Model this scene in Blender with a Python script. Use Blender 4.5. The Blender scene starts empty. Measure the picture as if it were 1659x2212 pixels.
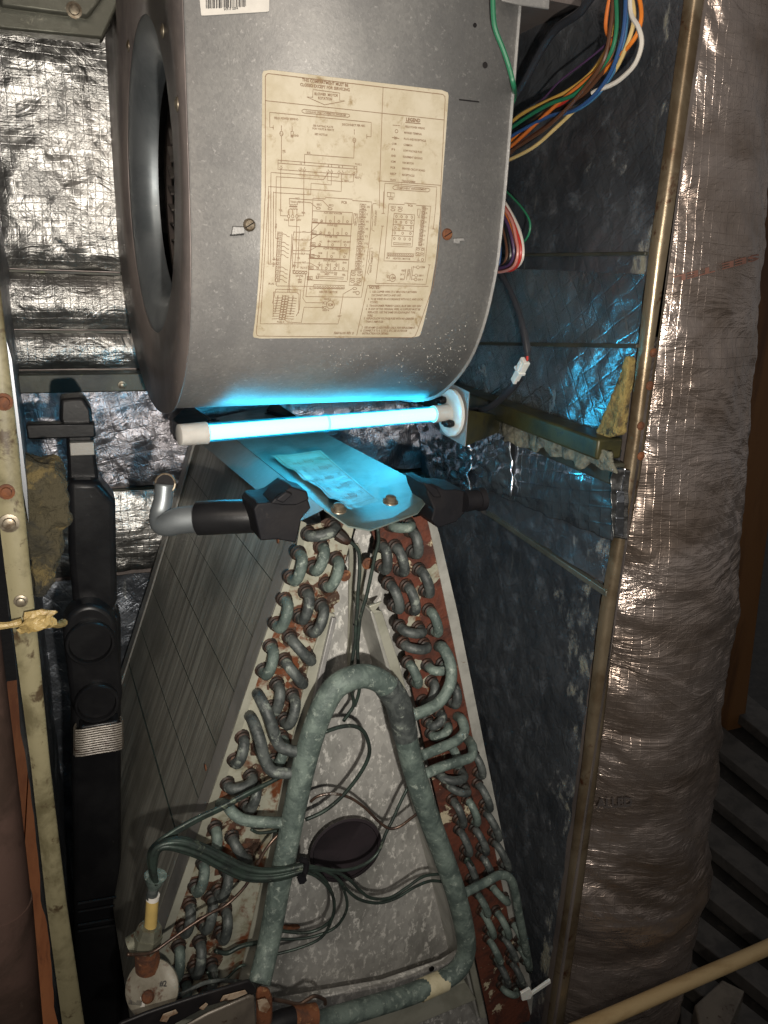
import bpy, bmesh, math, random
from mathutils import Vector, Matrix, noise
random.seed(7)
R_=math.radians
# ------------------------------------------------------------------ camera, world, light
Z0=1.45
YAW,PITCH,ROLL,FPX=22.7,18.0,2.5,1660.0
y_,p_,r_=R_(YAW),R_(PITCH),R_(ROLL)
CF=Vector((math.sin(y_)*math.cos(p_),math.cos(y_)*math.cos(p_),-math.sin(p_)))
_r0=Vector((math.cos(y_),-math.sin(y_),0)); _u0=_r0.cross(CF)
CR=_r0*math.cos(r_)+_u0*math.sin(r_); CU=CR.cross(CF)
O=Vector((0,0,Z0))
sc=bpy.context.scene
col=sc.collection
cd=bpy.data.cameras.new('camera'); cam=bpy.data.objects.new('camera',cd); col.objects.link(cam)
cd.sensor_fit='VERTICAL'; cd.sensor_height=36; cd.lens=FPX/2212*36; cd.clip_start=.02; cd.clip_end=60
cam.matrix_world=Matrix(((CR.x,CU.x,-CF.x,0),(CR.y,CU.y,-CF.y,0),(CR.z,CU.z,-CF.z,Z0),(0,0,0,1)))
sc.camera=cam
sc.view_settings.view_transform='Standard'; sc.view_settings.look='None'; sc.view_settings.gamma=1
sc.view_settings.exposure=0
w=bpy.data.worlds.new('World'); sc.world=w; w.use_nodes=True
bg=w.node_tree.nodes['Background']; bg.inputs[0].default_value=(.95,.92,.9,1); bg.inputs[1].default_value=.125
def area(name,loc,target,size,power,colr):
    ld=bpy.data.lights.new(name,'AREA'); ld.shape='DISK'; ld.size=size; ld.energy=power; ld.color=colr
    lo=bpy.data.objects.new(name,ld); col.objects.link(lo); lo.location=loc
    lo.rotation_euler=(Vector(target)-Vector(loc)).to_track_quat('-Z','Y').to_euler()
    return lo
# the phone's own light, just right of and below the lens, and a weak warm room light above the left shoulder
ld=bpy.data.lights.new('flash_light','SPOT'); ld.energy=37; ld.color=(1,.93,.83); ld.shadow_soft_size=.008; ld.spot_size=R_(118); ld.spot_blend=1.0
lo_=bpy.data.objects.new('flash_light',ld); col.objects.link(lo_); lo_.location=O+CR*.06-CU*.095-CF*.01
lo_.rotation_euler=(CF-CR*.02+CU*.30).to_track_quat('-Z','Y').to_euler()
area('room_light',(-.35,-.5,Z0+.75),(.2,1.0,Z0+.0),.35,6.5,(1,.86,.72))
UVC=(.015,.56,1.0)
# ------------------------------------------------------------------ rays from the camera to known planes of the place
def ray(u,v): return CF+CR*((u-829.5)/FPX)-CU*((v-1106)/FPX)
AL=R_(2.7)
DD=Vector((-math.sin(AL),math.cos(AL),0)); NN=Vector((math.cos(AL),math.sin(AL),0)); ZZ=Vector((0,0,1))
AX={'x':Vector((1,0,0)),'y':Vector((0,1,0)),'z':ZZ,'d':DD,'n':NN}
def P(u,v,ax,c):
    d=ray(u,v); n=AX[ax]; return O+d*(c/d.dot(n))
def LP(n,d,z): return O+NN*n+DD*d+ZZ*z          # point in the blower's own frame
# ------------------------------------------------------------------ materials
def newmat(name):
    m=bpy.data.materials.new(name); m.use_nodes=True
    return m,m.node_tree,m.node_tree.nodes,m.node_tree.links,m.node_tree.nodes['Principled BSDF']
def N(t,typ,**k):
    n=t.nodes.new(typ)
    for a,b in k.items(): setattr(n,a,b)
    return n
def setin(n,**k):
    for a,b in k.items(): n.inputs[a.replace('_',' ')].default_value=b
def coords(t,uv=False,scale=(1,1,1),rot=(0,0,0)):
    tc=N(t,'ShaderNodeTexCoord'); mp=N(t,'ShaderNodeMapping')
    mp.inputs['Scale'].default_value=scale; mp.inputs['Rotation'].default_value=rot
    t.links.new(tc.outputs['UV' if uv else 'Object'],mp.inputs[0]); return mp.outputs[0]
def nz(t,co,scale,detail=4,rough=.6,dist=0,lo=0,hi=1):
    n=N(t,'ShaderNodeTexNoise'); setin(n,Scale=scale,Detail=detail,Roughness=rough,Distortion=dist)
    t.links.new(co,n.inputs['Vector'])
    if (lo,hi)==(0,1): return n.outputs['Fac']
    r=N(t,'ShaderNodeMapRange'); r.interpolation_type='SMOOTHSTEP'
    r.inputs[1].default_value=lo; r.inputs[2].default_value=hi; t.links.new(n.outputs['Fac'],r.inputs[0]); return r.outputs[0]
def mixc(t,f,a,b):
    m=N(t,'ShaderNodeMix',data_type='RGBA'); 
    if isinstance(f,(int,float)): m.inputs[0].default_value=f
    else: t.links.new(f,m.inputs[0])
    for i,x in ((6,a),(7,b)):
        if isinstance(x,tuple): m.inputs[i].default_value=(*x,1) if len(x)==3 else x
        else: t.links.new(x,m.inputs[i])
    return m.outputs[2]
def mth(t,op,a,b=0.0,c=None):
    m=N(t,'ShaderNodeMath',operation=op)
    for i,x in enumerate((a,b) if c is None else (a,b,c)):
        if isinstance(x,(int,float)): m.inputs[i].default_value=x
        else: t.links.new(x,m.inputs[i])
    return m.outputs[0]
def bump(t,h,strength,dist,prev=None):
    b=N(t,'ShaderNodeBump'); setin(b,Strength=strength,Distance=dist); t.links.new(h,b.inputs['Height'])
    if prev is not None: t.links.new(prev,b.inputs['Normal'])
    return b.outputs[0]
def grimy(name,base,dark,spot=None,rough=.5,metal=0.,ms=9,lo=.4,hi=.65,ss=40,slo=.58,shi=.66,bs=120,bst=.25,bd=.0012,rv=.15,stretch=(1,1,1),fine=None):
    m,t,ns,ln,bs_=newmat(name); co=coords(t,scale=stretch)
    c=mixc(t,nz(t,co,ms,6,.65,.4,lo,hi),base,dark)
    if fine:                                   # spangle / fine mottling
        v=N(t,'ShaderNodeTexVoronoi'); setin(v,Scale=fine[0]); ln.new(co,v.inputs['Vector'])
        sp=N(t,'ShaderNodeSeparateColor'); ln.new(v.outputs['Color'],sp.inputs[0])
        c=mixc(t,mth(t,'MULTIPLY',sp.outputs[0],fine[1]),c,fine[2])
    if spot: c=mixc(t,nz(t,co,ss,5,.7,.3,slo,shi),c,spot)
    ln.new(c,bs_.inputs['Base Color'])
    r=mth(t,'MULTIPLY_ADD',nz(t,co,ms*2.3,4),rv*2,rough-rv); ln.new(r,bs_.inputs['Roughness'])
    bs_.inputs['Metallic'].default_value=metal
    ln.new(bump(t,nz(t,co,bs,5,.65),bst,bd),bs_.inputs['Normal'])
    return m
def foilmat(name,base,rough,grid=.012,rot=.0,crk=34,bst=.55,bd=.004,stain=None,st=(6,.55,.7),tint2=None,gs=.8,metal=1.,skew=1.0,vstretch=1.0,deposit=False):
    m,t,ns,ln,B=newmat(name)
    co=coords(t,uv=True,scale=(1,1,1),rot=(0,0,rot)); cw=coords(t,uv=True,scale=(1,vstretch,1))
    # scrim threads printed through the foil
    wob=N(t,'ShaderNodeTexNoise'); setin(wob,Scale=9,Detail=2); ln.new(co,wob.inputs['Vector'])
    va=N(t,'ShaderNodeVectorMath',operation='MULTIPLY_ADD'); ln.new(wob.outputs['Color'],va.inputs[0]); va.inputs[1].default_value=(.012,.012,0); ln.new(co,va.inputs[2])
    sx=N(t,'ShaderNodeSeparateXYZ'); ln.new(va.outputs[0],sx.inputs[0])
    def line(o,p,wd):
        f=mth(t,'FRACT',mth(t,'DIVIDE',o,p)); d=mth(t,'ABSOLUTE',mth(t,'SUBTRACT',f,.5))
        r=N(t,'ShaderNodeMapRange'); r.interpolation_type='SMOOTHSTEP'; r.inputs[1].default_value=0; r.inputs[2].default_value=wd; r.inputs[3].default_value=1; r.inputs[4].default_value=0
        ln.new(d,r.inputs[0]); return r.outputs[0]
    g=mth(t,'MAXIMUM',line(sx.outputs[0],grid,.09),line(sx.outputs[1],grid*skew,.09))
    v=N(t,'ShaderNodeTexVoronoi'); v.feature='F1'; setin(v,Scale=crk*3,Randomness=1.); ln.new(cw,v.inputs['Vector'])
    n1=nz(t,cw,crk,6,.62,1.3)
    rid=mth(t,'ABSOLUTE',mth(t,'SUBTRACT',n1,.5))
    h=mth(t,'ADD',mth(t,'MULTIPLY',rid,2.2),mth(t,'MULTIPLY',v.outputs['Distance'],.35))
    h=mth(t,'ADD',h,mth(t,'MULTIPLY',g,.22*gs))
    ln.new(bump(t,h,bst,bd),B.inputs['Normal'])
    c=mixc(t,nz(t,cw,5,5,.6,.5,.35,.7),base,tint2 or tuple(x*.72 for x in base))
    c=mixc(t,mth(t,'MULTIPLY',g,.25*gs),c,tuple(x*.45 for x in base))
    if stain:
        sm=nz(t,cw,st[0],7,.7,.3,st[1],st[2]); c=mixc(t,sm,c,stain)
        ln.new(mth(t,'SUBTRACT',metal,mth(t,'MULTIPLY',sm,metal*(.25 if deposit else .9))),B.inputs['Metallic'])
        ln.new(mth(t,'MULTIPLY_ADD',sm,.5,rough),B.inputs['Roughness'])
    else:
        B.inputs['Metallic'].default_value=metal
        ln.new(mth(t,'MULTIPLY_ADD',nz(t,cw,12,3),.2,rough-.1),B.inputs['Roughness'])
    if deposit:      # pale mineral crust, thickest along the front edge of the wall, and vertical scratches
        ob=coords(t); sp=N(t,'ShaderNodeSeparateXYZ'); ln.new(ob,sp.inputs[0])
        fr=N(t,'ShaderNodeMapRange'); fr.inputs[1].default_value=.90; fr.inputs[2].default_value=.73; fr.inputs[3].default_value=-.10; fr.inputs[4].default_value=.085
        ln.new(sp.outputs[1],fr.inputs[0])
        a=nz(t,coords(t,scale=(1,1.4,.8)),19,7,.7,.3); a=mth(t,'ADD',a,fr.outputs[0])
        k=N(t,'ShaderNodeMapRange'); k.interpolation_type='SMOOTHSTEP'; k.inputs[1].default_value=.60; k.inputs[2].default_value=.72; ln.new(a,k.inputs[0])
        c=mixc(t,mth(t,'MULTIPLY',k.outputs[0],.8),c,(.25,.235,.165))
        mt_=B.inputs['Metallic'].links[0].from_socket; ln.new(mth(t,'MULTIPLY',mt_,mth(t,'SUBTRACT',1.0,k.outputs[0])),B.inputs['Metallic'])
        sk=nz(t,coords(t,scale=(1,1,.06)),170,2,.5,0,.66,.74); c=mixc(t,mth(t,'MULTIPLY',sk,.6),c,(.42,.43,.42))
    ln.new(c,B.inputs['Base Color']); return m
def plain(name,c,rough=.5,metal=0.,bs=0,bst=.2,bd=.0006,**k):
    m,t,ns,ln,B=newmat(name); co=coords(t)
    ln.new(mixc(t,nz(t,co,60,5,.6),tuple(x*.75 for x in c),tuple(min(1,x*1.2) for x in c)),B.inputs['Base Color'])
    B.inputs['Roughness'].default_value=rough; B.inputs['Metallic'].default_value=metal
    if bs: ln.new(bump(t,nz(t,co,bs,4),bst,bd),B.inputs['Normal'])
    for a,b in k.items(): B.inputs[a.replace('_',' ')].default_value=b
    return m
def emis(name,c,s):
    m,t,ns,ln,B=newmat(name); B.inputs['Emission Color'].default_value=(*c,1); B.inputs['Emission Strength'].default_value=s
    B.inputs['Base Color'].default_value=(.5,.6,.6,1); return m
M={}
M['galv']=grimy('galvanised_steel',(.345,.34,.33),(.265,.262,.26),spot=(.45,.44,.43),rough=.52,metal=.42,ms=9,lo=.36,hi=.64,ss=210,slo=.58,shi=.70,bs=420,bst=.3,bd=.0008,fine=(380,.34,(.19,.19,.19)))
M['bladesteel']=grimy('dusty_blade_steel',(.30,.28,.26),(.13,.12,.12),rough=.5,metal=.4,ms=40)
M['galv_dark']=grimy('dusty_steel_plate',(.235,.20,.185),(.15,.13,.125),spot=(.42,.38,.35),rough=.48,metal=.5,ms=8,ss=150,slo=.66,shi=.74,bs=400,bst=.15,bd=.0006)
M['ringsteel']=grimy('spun_inlet_steel',(.30,.325,.34),(.20,.225,.24),spot=(.50,.50,.48),rough=.46,metal=.7,ms=8,ss=190,slo=.67,shi=.73,bs=300,bst=.1,bd=.0004)
M['label']=grimy('aged_label_paper',(.56,.505,.395),(.45,.39,.275),spot=(.27,.19,.09),rough=.38,ms=16,lo=.38,hi=.66,ss=60,slo=.53,shi=.78,bs=300,bst=.06,bd=.0003)
M['ink']=plain('label_ink',(.22,.135,.08),.6)
M['white_label']=plain('white_label_paper',(.66,.63,.58),.5)
M['black_ink']=plain('barcode_ink',(.03,.03,.03),.6)
M['foil_bright']=foilmat('bright_foil',(.52,.51,.49),.36,grid=.0105,rot=.0,crk=16,bst=.50,bd=.005,gs=.36,stain=(.20,.17,.11),st=(6,.60,.74),vstretch=1.2)
M['foil_dark']=foilmat('dark_foil',(.24,.25,.27),.40,grid=.016,rot=.12,crk=30,bst=.5,bd=.004,stain=(.085,.09,.09),st=(7,.54,.70))
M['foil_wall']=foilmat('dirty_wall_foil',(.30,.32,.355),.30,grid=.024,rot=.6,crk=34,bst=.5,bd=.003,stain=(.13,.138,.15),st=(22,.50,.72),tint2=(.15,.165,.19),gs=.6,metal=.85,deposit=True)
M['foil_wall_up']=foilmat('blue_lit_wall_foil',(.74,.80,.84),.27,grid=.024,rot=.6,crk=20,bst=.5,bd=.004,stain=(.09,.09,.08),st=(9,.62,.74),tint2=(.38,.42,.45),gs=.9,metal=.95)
M['foil_low']=foilmat('crinkled_foil',(.40,.39,.42),.40,grid=.02,rot=.2,crk=26,bst=.6,bd=.006,gs=.4,tint2=(.52,.50,.54))
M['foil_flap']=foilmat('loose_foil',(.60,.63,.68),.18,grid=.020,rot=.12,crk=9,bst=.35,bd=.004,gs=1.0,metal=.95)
M['duct']=foilmat('duct_wrap_foil',(.56,.475,.43),.29,grid=.013,rot=0,crk=4.5,bst=.6,bd=.008,gs=.22,tint2=(.33,.26,.215),vstretch=2.2,metal=.84)
M['paint']=grimy('cream_paint_post',(.235,.21,.125),(.11,.095,.05),spot=(.06,.04,.02),rough=.5,ms=18,lo=.40,hi=.64,ss=26,slo=.54,shi=.64,bs=80,bst=.3,bd=.001)
M['post_steel']=grimy('brown_steel_post',(.25,.20,.135),(.14,.10,.06),spot=(.09,.035,.018),rough=.33,metal=.65,ms=14,lo=.4,hi=.66,ss=24,slo=.57,shi=.68,bs=120,bst=.25,bd=.001)
M['rail']=grimy('yellowed_rail_paint',(.055,.05,.018),(.02,.022,.014),spot=(.03,.028,.02),rough=.42,metal=.2,ms=14,ss=40,bs=140,bst=.3)
M['rail_dark']=grimy('mouldy_dark_rail',(.055,.055,.04),(.03,.032,.028),spot=(.12,.13,.06),rough=.5,metal=.2,ms=14,ss=30,slo=.6,shi=.7)
M['bracket']=grimy('olive_steel_bracket',(.20,.20,.165),(.13,.13,.105),spot=(.28,.27,.22),rough=.38,metal=.6,ms=10)
M['insul']=grimy('torn_insulation',(.28,.21,.07),(.11,.075,.03),spot=(.04,.035,.02),rough=.9,ms=30,lo=.4,hi=.6,ss=50,slo=.5,shi=.62,bs=90,bst=1,bd=.006)
M['insul_dark']=grimy('mouldy_insulation',(.050,.042,.022),(.020,.019,.014),spot=(.12,.09,.035),rough=.9,ms=25,lo=.4,hi=.6,ss=30,slo=.56,shi=.66,bs=70,bst=1,bd=.008)
M['insul_grey']=grimy('grey_fibre_insulation',(.17,.165,.12),(.10,.10,.085),spot=(.05,.05,.035),rough=.85,ms=30,ss=60,bs=110,bst=1,bd=.005)
M['glue']=grimy('yellow_glue_lump',(.42,.31,.13),(.26,.18,.06),spot=(.3,.16,.05),rough=.3,ms=60,ss=80,bs=90,bst=.8,bd=.004)
M['black']=grimy('black_plastic',(.007,.007,.008),(.012,.012,.013),spot=(.035,.035,.034),rough=.36,ms=12,ss=90,slo=.66,shi=.75,bs=180,bst=.15,bd=.0008)
M['blackmatt']=grimy('matt_black_plastic',(.005,.005,.007),(.009,.008,.009),spot=(.018,.016,.016),rough=.6,ms=20,ss=70,slo=.62,shi=.72,bs=150,bst=.25,bd=.001)
M['rubber']=grimy('purplish_black_plastic',(.030,.024,.028),(.022,.019,.022),rough=.42,ms=20,bs=180,bst=.1)
M['cable']=plain('black_cable_sheath',(.028,.030,.036),.3)
M['whitep']=plain('white_plastic',(.74,.72,.68),.32,Subsurface_Weight=.1)
M['cap']=plain('off_white_ceramic',(.60,.58,.54),.4)
M['platel']=grimy('cream_end_plate',(.36,.36,.29),(.20,.19,.13),spot=(.14,.045,.018),rough=.5,metal=.15,ms=26,lo=.46,hi=.66,ss=17,slo=.50,shi=.62,bs=200,bst=.5,bd=.0012)
M['rusthalo']=grimy('rust_halo',(.085,.035,.018),(.045,.024,.015),spot=(.27,.25,.18),rough=.8,ms=60,lo=.4,hi=.6,ss=70,slo=.50,shi=.58,bs=180,bst=.8,bd=.0015)
M['plater']=grimy('rusty_end_plate',(.105,.028,.014),(.05,.016,.010),spot=(.44,.39,.27),rough=.75,metal=0,ms=40,lo=.42,hi=.64,ss=19,slo=.58,shi=.63,bs=160,bst=.9,bd=.002)
M['platerim']=grimy('pale_steel_rim',(.50,.50,.46),(.36,.36,.33),spot=(.20,.12,.06),rough=.42,metal=.4,ms=20,ss=40,slo=.66,shi=.75)
M['patina']=grimy('green_patina_copper',(.15,.195,.172),(.065,.090,.082),spot=(.29,.34,.30),rough=.62,metal=.1,ms=40,lo=.36,hi=.62,ss=110,slo=.54,shi=.70,bs=260,bst=.8,bd=.0014)
M['patina2']=grimy('grey_green_copper',(.095,.108,.104),(.040,.047,.047),spot=(.23,.26,.23),rough=.55,metal=.2,ms=60,lo=.38,hi=.60,ss=70,slo=.56,shi=.68,bs=260,bst=.5,bd=.001)
M['collar']=grimy('dark_oxidised_joint',(.020,.018,.016),(.045,.02,.012),spot=(.09,.04,.02),rough=.6,metal=.3,ms=60,ss=120)
M['capill']=grimy('thin_dark_green_tube',(.040,.060,.050),(.025,.032,.03),spot=(.13,.16,.12),rough=.45,metal=.4,ms=60,ss=60,slo=.6,shi=.7)
M['capbrown']=grimy('thin_brown_tube',(.11,.07,.05),(.06,.04,.035),spot=(.45,.42,.38),rough=.35,metal=.6,ms=60,ss=14,slo=.56,shi=.62)
M['panel']=grimy('spangled_zinc_panel',(.46,.455,.43),(.27,.27,.25),spot=(.70,.69,.65),rough=.5,metal=.2,ms=10,lo=.4,hi=.66,ss=120,slo=.53,shi=.64,stretch=(1,1,.6),bs=200,bst=.5,bd=.001,fine=(140,.35,(.15,.145,.14)))
M['flange']=grimy('dull_zinc_flange',(.36,.36,.30),(.26,.26,.21),rough=.5,metal=.25,ms=14,spot=(.14,.12,.07),ss=60,slo=.66,shi=.75)
M['delta']=grimy('cyan_tinted_galvanised_cover',(.20,.25,.23),(.12,.16,.145),spot=(.30,.29,.24),rough=.42,metal=.35,ms=12,ss=120,slo=.64,shi=.74,bs=420,bst=.2,bd=.0006)  # red held low so the base carries some of the lamp's cyan light
M['skirt']=grimy('dull_skirt_steel',(.26,.25,.23),(.20,.195,.18),spot=(.33,.31,.27),rough=.5,metal=.3,ms=12,ss=150,slo=.62,shi=.72,bs=420,bst=.3,bd=.0006)
M['deltalabel']=grimy('peeling_label',(.20,.225,.18),(.12,.15,.11),spot=(.035,.07,.035),rough=.35,ms=24,ss=34,slo=.60,shi=.72,bs=90,bst=.4,bd=.002)
M['rust']=grimy('rusty_steel',(.16,.055,.02),(.07,.03,.018),spot=(.25,.12,.05),rough=.8,ms=50,ss=90,bs=180,bst=.8,bd=.002)
M['screw']=grimy('tarnished_screw',(.27,.235,.18),(.14,.105,.07),rough=.42,metal=.7,ms=90)
M['brass']=grimy('grey_brass_fitting',(.20,.20,.15),(.12,.12,.09),spot=(.10,.04,.02),rough=.5,metal=.4,ms=40,ss=60)
M['disc']=grimy('stained_white_cap',(.27,.25,.20),(.18,.16,.12),spot=(.10,.05,.03),rough=.5,ms=40,ss=60,slo=.52,shi=.66)
M['yellowtag']=plain('yellow_tag',(.50,.36,.12),.5)
M['creamtag']=grimy('aged_cream_sticker',(.55,.50,.34),(.45,.40,.25),spot=(.2,.14,.07),rough=.5,ms=60,ss=90,slo=.62,shi=.72)
M['taupe']=grimy('taupe_box_paint',(.15,.13,.105),(.10,.085,.07),spot=(.05,.03,.02),rough=.35,metal=.2,ms=20)
M['peel']=grimy('peeling_label_scraps',(.36,.28,.20),(.16,.08,.04),spot=(.06,.035,.02),rough=.7,ms=70,ss=90)
M['darkdeck']=grimy('dark_pan',(.012,.011,.012),(.02,.018,.018),rough=.4,ms=14)
M['pipebrown']=grimy('brown_pipe_wrap',(.135,.085,.07),(.075,.05,.04),spot=(.19,.14,.11),rough=.42,ms=12,ss=40,slo=.64,shi=.75,bs=60,bst=.3,bd=.002)
M['woodpost']=grimy('orange_brown_board',(.12,.055,.018),(.06,.026,.01),rough=.5,ms=12,stretch=(1,1,.12),bs=90)
M['darkwood']=grimy('dark_board',(.020,.018,.016),(.011,.010,.010),spot=(.035,.03,.026),rough=.6,ms=16)
M['slat']=grimy('dusty_slat',(.055,.05,.046),(.028,.026,.024),rough=.6,ms=16)
M['pole']=grimy('pale_wood_pole',(.50,.37,.19),(.38,.26,.12),spot=(.2,.12,.05),rough=.5,ms=24,ss=60,slo=.64,shi=.72,stretch=(.15,1,1),bs=80)
M['orange_floor']=grimy('orange_floor_board',(.62,.22,.07),(.45,.14,.04),spot=(.2,.06,.02),rough=.35,ms=20,ss=30,slo=.6,shi=.75,stretch=(1,.2,1),bs=100,bst=.2)
M['clearp']=None
for k_ in ('blackmatt','black','rubber','darkdeck'): M[k_].node_tree.nodes['Principled BSDF'].inputs['Specular IOR Level'].default_value=.28
def finmat():
    m,t,ns,ln,B=newmat('aluminium_fins'); co=coords(t,uv=True)
    wn=N(t,'ShaderNodeTexNoise'); setin(wn,Scale=1,Detail=2); ln.new(coords(t,uv=True,scale=(620,2.5,1)),wn.inputs['Vector'])
    w2=N(t,'ShaderNodeTexNoise'); setin(w2,Scale=1,Detail=4); ln.new(coords(t,uv=True,scale=(70,3,1)),w2.inputs['Vector'])
    k=mth(t,'MULTIPLY_ADD',w2.outputs['Fac'],.9,mth(t,'MULTIPLY',wn.outputs['Fac'],.9))
    r=N(t,'ShaderNodeMapRange'); r.inputs[1].default_value=.6; r.inputs[2].default_value=1.25; ln.new(k,r.inputs[0])
    c=mixc(t,r.outputs[0],(.10,.096,.082),(.50,.49,.43))
    c=mixc(t,nz(t,co,5,4,.6,0,.4,.7),c,(.17,.165,.14))
    ln.new(c,B.inputs['Base Color']); B.inputs['Metallic'].default_value=.35; B.inputs['Roughness'].default_value=.5
    ln.new(bump(t,k,.8,.0015),B.inputs['Normal']); return m
M['fin']=finmat()
# ------------------------------------------------------------------ mesh helpers
class MB:
    def __init__(s): s.v=[]; s.f=[]; s.uv=None
    def add(s,vs,fs):
        b=len(s.v); s.v+= [Vector(x) for x in vs]; s.f+=[tuple(i+b for i in f) for f in fs]; return s
    def poly(s,pts,off):                     # extrude a polygon of points along vector off
        n=len(pts); off=Vector(off)
        a=[Vector(p) for p in pts]; b=[p+off for p in a]
        s.add(a+b,[tuple(range(n)),tuple(range(2*n-1,n-1,-1))]+[(i,i+n,(i+1)%n+n,(i+1)%n) for i in range(n)]); return s
    def box(s,o,ex,ey,ez):
        o,ex,ey,ez=map(Vector,(o,ex,ey,ez)); return s.poly([o,o+ex,o+ex+ey,o+ey],ez)
    def tube(s,pts,r,sides=10,sub=6,cap=True,closed=False):
        pts=[Vector(p) for p in pts]
        rr=r if isinstance(r,(list,tuple)) else [r]*len(pts)
        if sub>1 and len(pts)>2:
            q=[];qr=[]
            for i in range(len(pts)-1):
                p0=pts[max(i-1,0)];p1=pts[i];p2=pts[i+1];p3=pts[min(i+2,len(pts)-1)]
                for k in range(sub):
                    t=k/sub
                    q.append(.5*((2*p1)+(p2-p0)*t+(2*p0-5*p1+4*p2-p3)*t*t+(3*p1-p0-3*p2+p3)*t**3)); qr.append(rr[i]*(1-t)+rr[i+1]*t)
            q.append(pts[-1]);qr.append(rr[-1]); pts,rr=q,qr
        n=len(pts); vs=[];nrm=None
        for i,p in enumerate(pts):
            tg=(pts[min(i+1,n-1)]-pts[max(i-1,0)])
            if tg.length<1e-9: tg=Vector((0,0,1))
            tg.normalize()
            if nrm is None: nrm=tg.orthogonal().normalized()
            else:
                nrm=nrm-tg*nrm.dot(tg); nrm=nrm.normalized() if nrm.length>1e-6 else tg.orthogonal().normalized()
            bi=tg.cross(nrm)
            for k in range(sides):
                a=2*math.pi*k/sides; vs.append(p+(nrm*math.cos(a)+bi*math.sin(a))*rr[i])
        fs=[(i*sides+k,i*sides+(k+1)%sides,(i+1)*sides+(k+1)%sides,(i+1)*sides+k) for i in range(n-1) for k in range(sides)]
        if cap: fs+=[tuple(range(sides-1,-1,-1)),tuple((n-1)*sides+k for k in range(sides))]
        return s.add(vs,fs)
    def lathe(s,o,axis,prof,sides=28,cap=True):     # prof: (distance along axis, radius)
        axis=Vector(axis).normalized(); a=axis.orthogonal().normalized(); b=axis.cross(a); o=Vector(o); vs=[]
        for h,r in prof:
            for k in range(sides):
                t=2*math.pi*k/sides; vs.append(o+axis*h+(a*math.cos(t)+b*math.sin(t))*r)
        n=len(prof); fs=[(i*sides+k,i*sides+(k+1)%sides,(i+1)*sides+(k+1)%sides,(i+1)*sides+k) for i in range(n-1) for k in range(sides)]
        if cap: fs+=[tuple(range(sides-1,-1,-1)),tuple((n-1)*sides+k for k in range(sides))]
        return s.add(vs,fs)
    def grid(s,fn,nu,nv):                         # fn(a,b)->(point, u, v)
        s.uv=[] ; b0=len(s.v); pts=[];uv=[]
        for j in range(nv+1):
            for i in range(nu+1):
                p,uu,vv=fn(i/nu,j/nv); pts.append(p); uv.append((uu,vv))
        s.v+=pts; s.uvv=uv; W=nu+1
        s.f+=[(b0+j*W+i,b0+j*W+i+1,b0+(j+1)*W+i+1,b0+(j+1)*W+i) for j in range(nv) for i in range(nu)]
        return s
def setp(o,label=None,cat=None,group=None,kind=None):
    for k,x in (('label',label),('category',cat),('group',group),('kind',kind)):
        if x: o[k]=x
    return o
def thing(name,label,cat,loc,group=None):
    o=bpy.data.objects.new(name,None); o.empty_display_size=.05; col.objects.link(o); o.location=loc
    return setp(o,label,cat,group)
def part(name,mb,mat,parent=None,bevel=0,ang=35,label=None,smooth=True,seg=2):
    me=bpy.data.meshes.new(name); me.from_pydata([tuple(x) for x in mb.v],[],mb.f); me.update()
    bm=bmesh.new(); bm.from_mesh(me); bmesh.ops.recalc_face_normals(bm,faces=bm.faces); bm.to_mesh(me); bm.free()
    if getattr(mb,'uvv',None):
        ul=me.uv_layers.new(name='UVMap')
        for l in me.loops: ul.data[l.index].uv=mb.uvv[l.vertex_index]
    me.materials.append(mat if not isinstance(mat,str) else M[mat])
    if smooth: me.shade_smooth(); me.set_sharp_from_angle(angle=R_(ang))
    o=bpy.data.objects.new(name,me); col.objects.link(o)
    if parent is not None:
        o.parent=parent
        if parent.type=='EMPTY': o.location=-Vector(parent.location)
    if bevel:
        b=o.modifiers.new('bevel','BEVEL'); b.width=bevel; b.segments=seg; b.limit_method='ANGLE'; b.angle_limit=R_(40); b.harden_normals=False
    if label: o['label']=label
    return o
def top(name,mb,mat,label,cat,group=None,kind=None,**k):
    return setp(part(name,mb,mat,None,**k),label,cat,group,kind)
def off(p,v): return Vector(p)+Vector(v)
def zq(r,z):   # quadrant zoom coordinates of my survey -> picture units
    ox,oy={1:(0,0),2:(829.5,0),3:(0,553),4:(829.5,553),5:(0,1106),6:(829.5,1106),7:(0,1659),8:(829.5,1659)}[r]
    return (ox+z[0]/2,oy+z[1]/2)
def z5b(z): return (432+z[0]/2.594,1512+z[1]/2.594)
def z4b(z): return (553+z[0]/3.10,1106+z[1]/3.10)
def za(x,y): return (535.7+x/3.692,138.3+y/3.692)
def zb(x,y): return (535.7+x/3.692,414.8+y/3.692)
def nzv(p,s,seed=0): return noise.noise(Vector((p[0]*s+seed,p[1]*s-seed,p[2]*s+2*seed)))
def fbm(p,s,seed=0,oc=4): return noise.fractal(Vector((p[0]*s+seed,p[1]*s,p[2]*s+seed)),1.0,2.1,oc)
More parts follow.
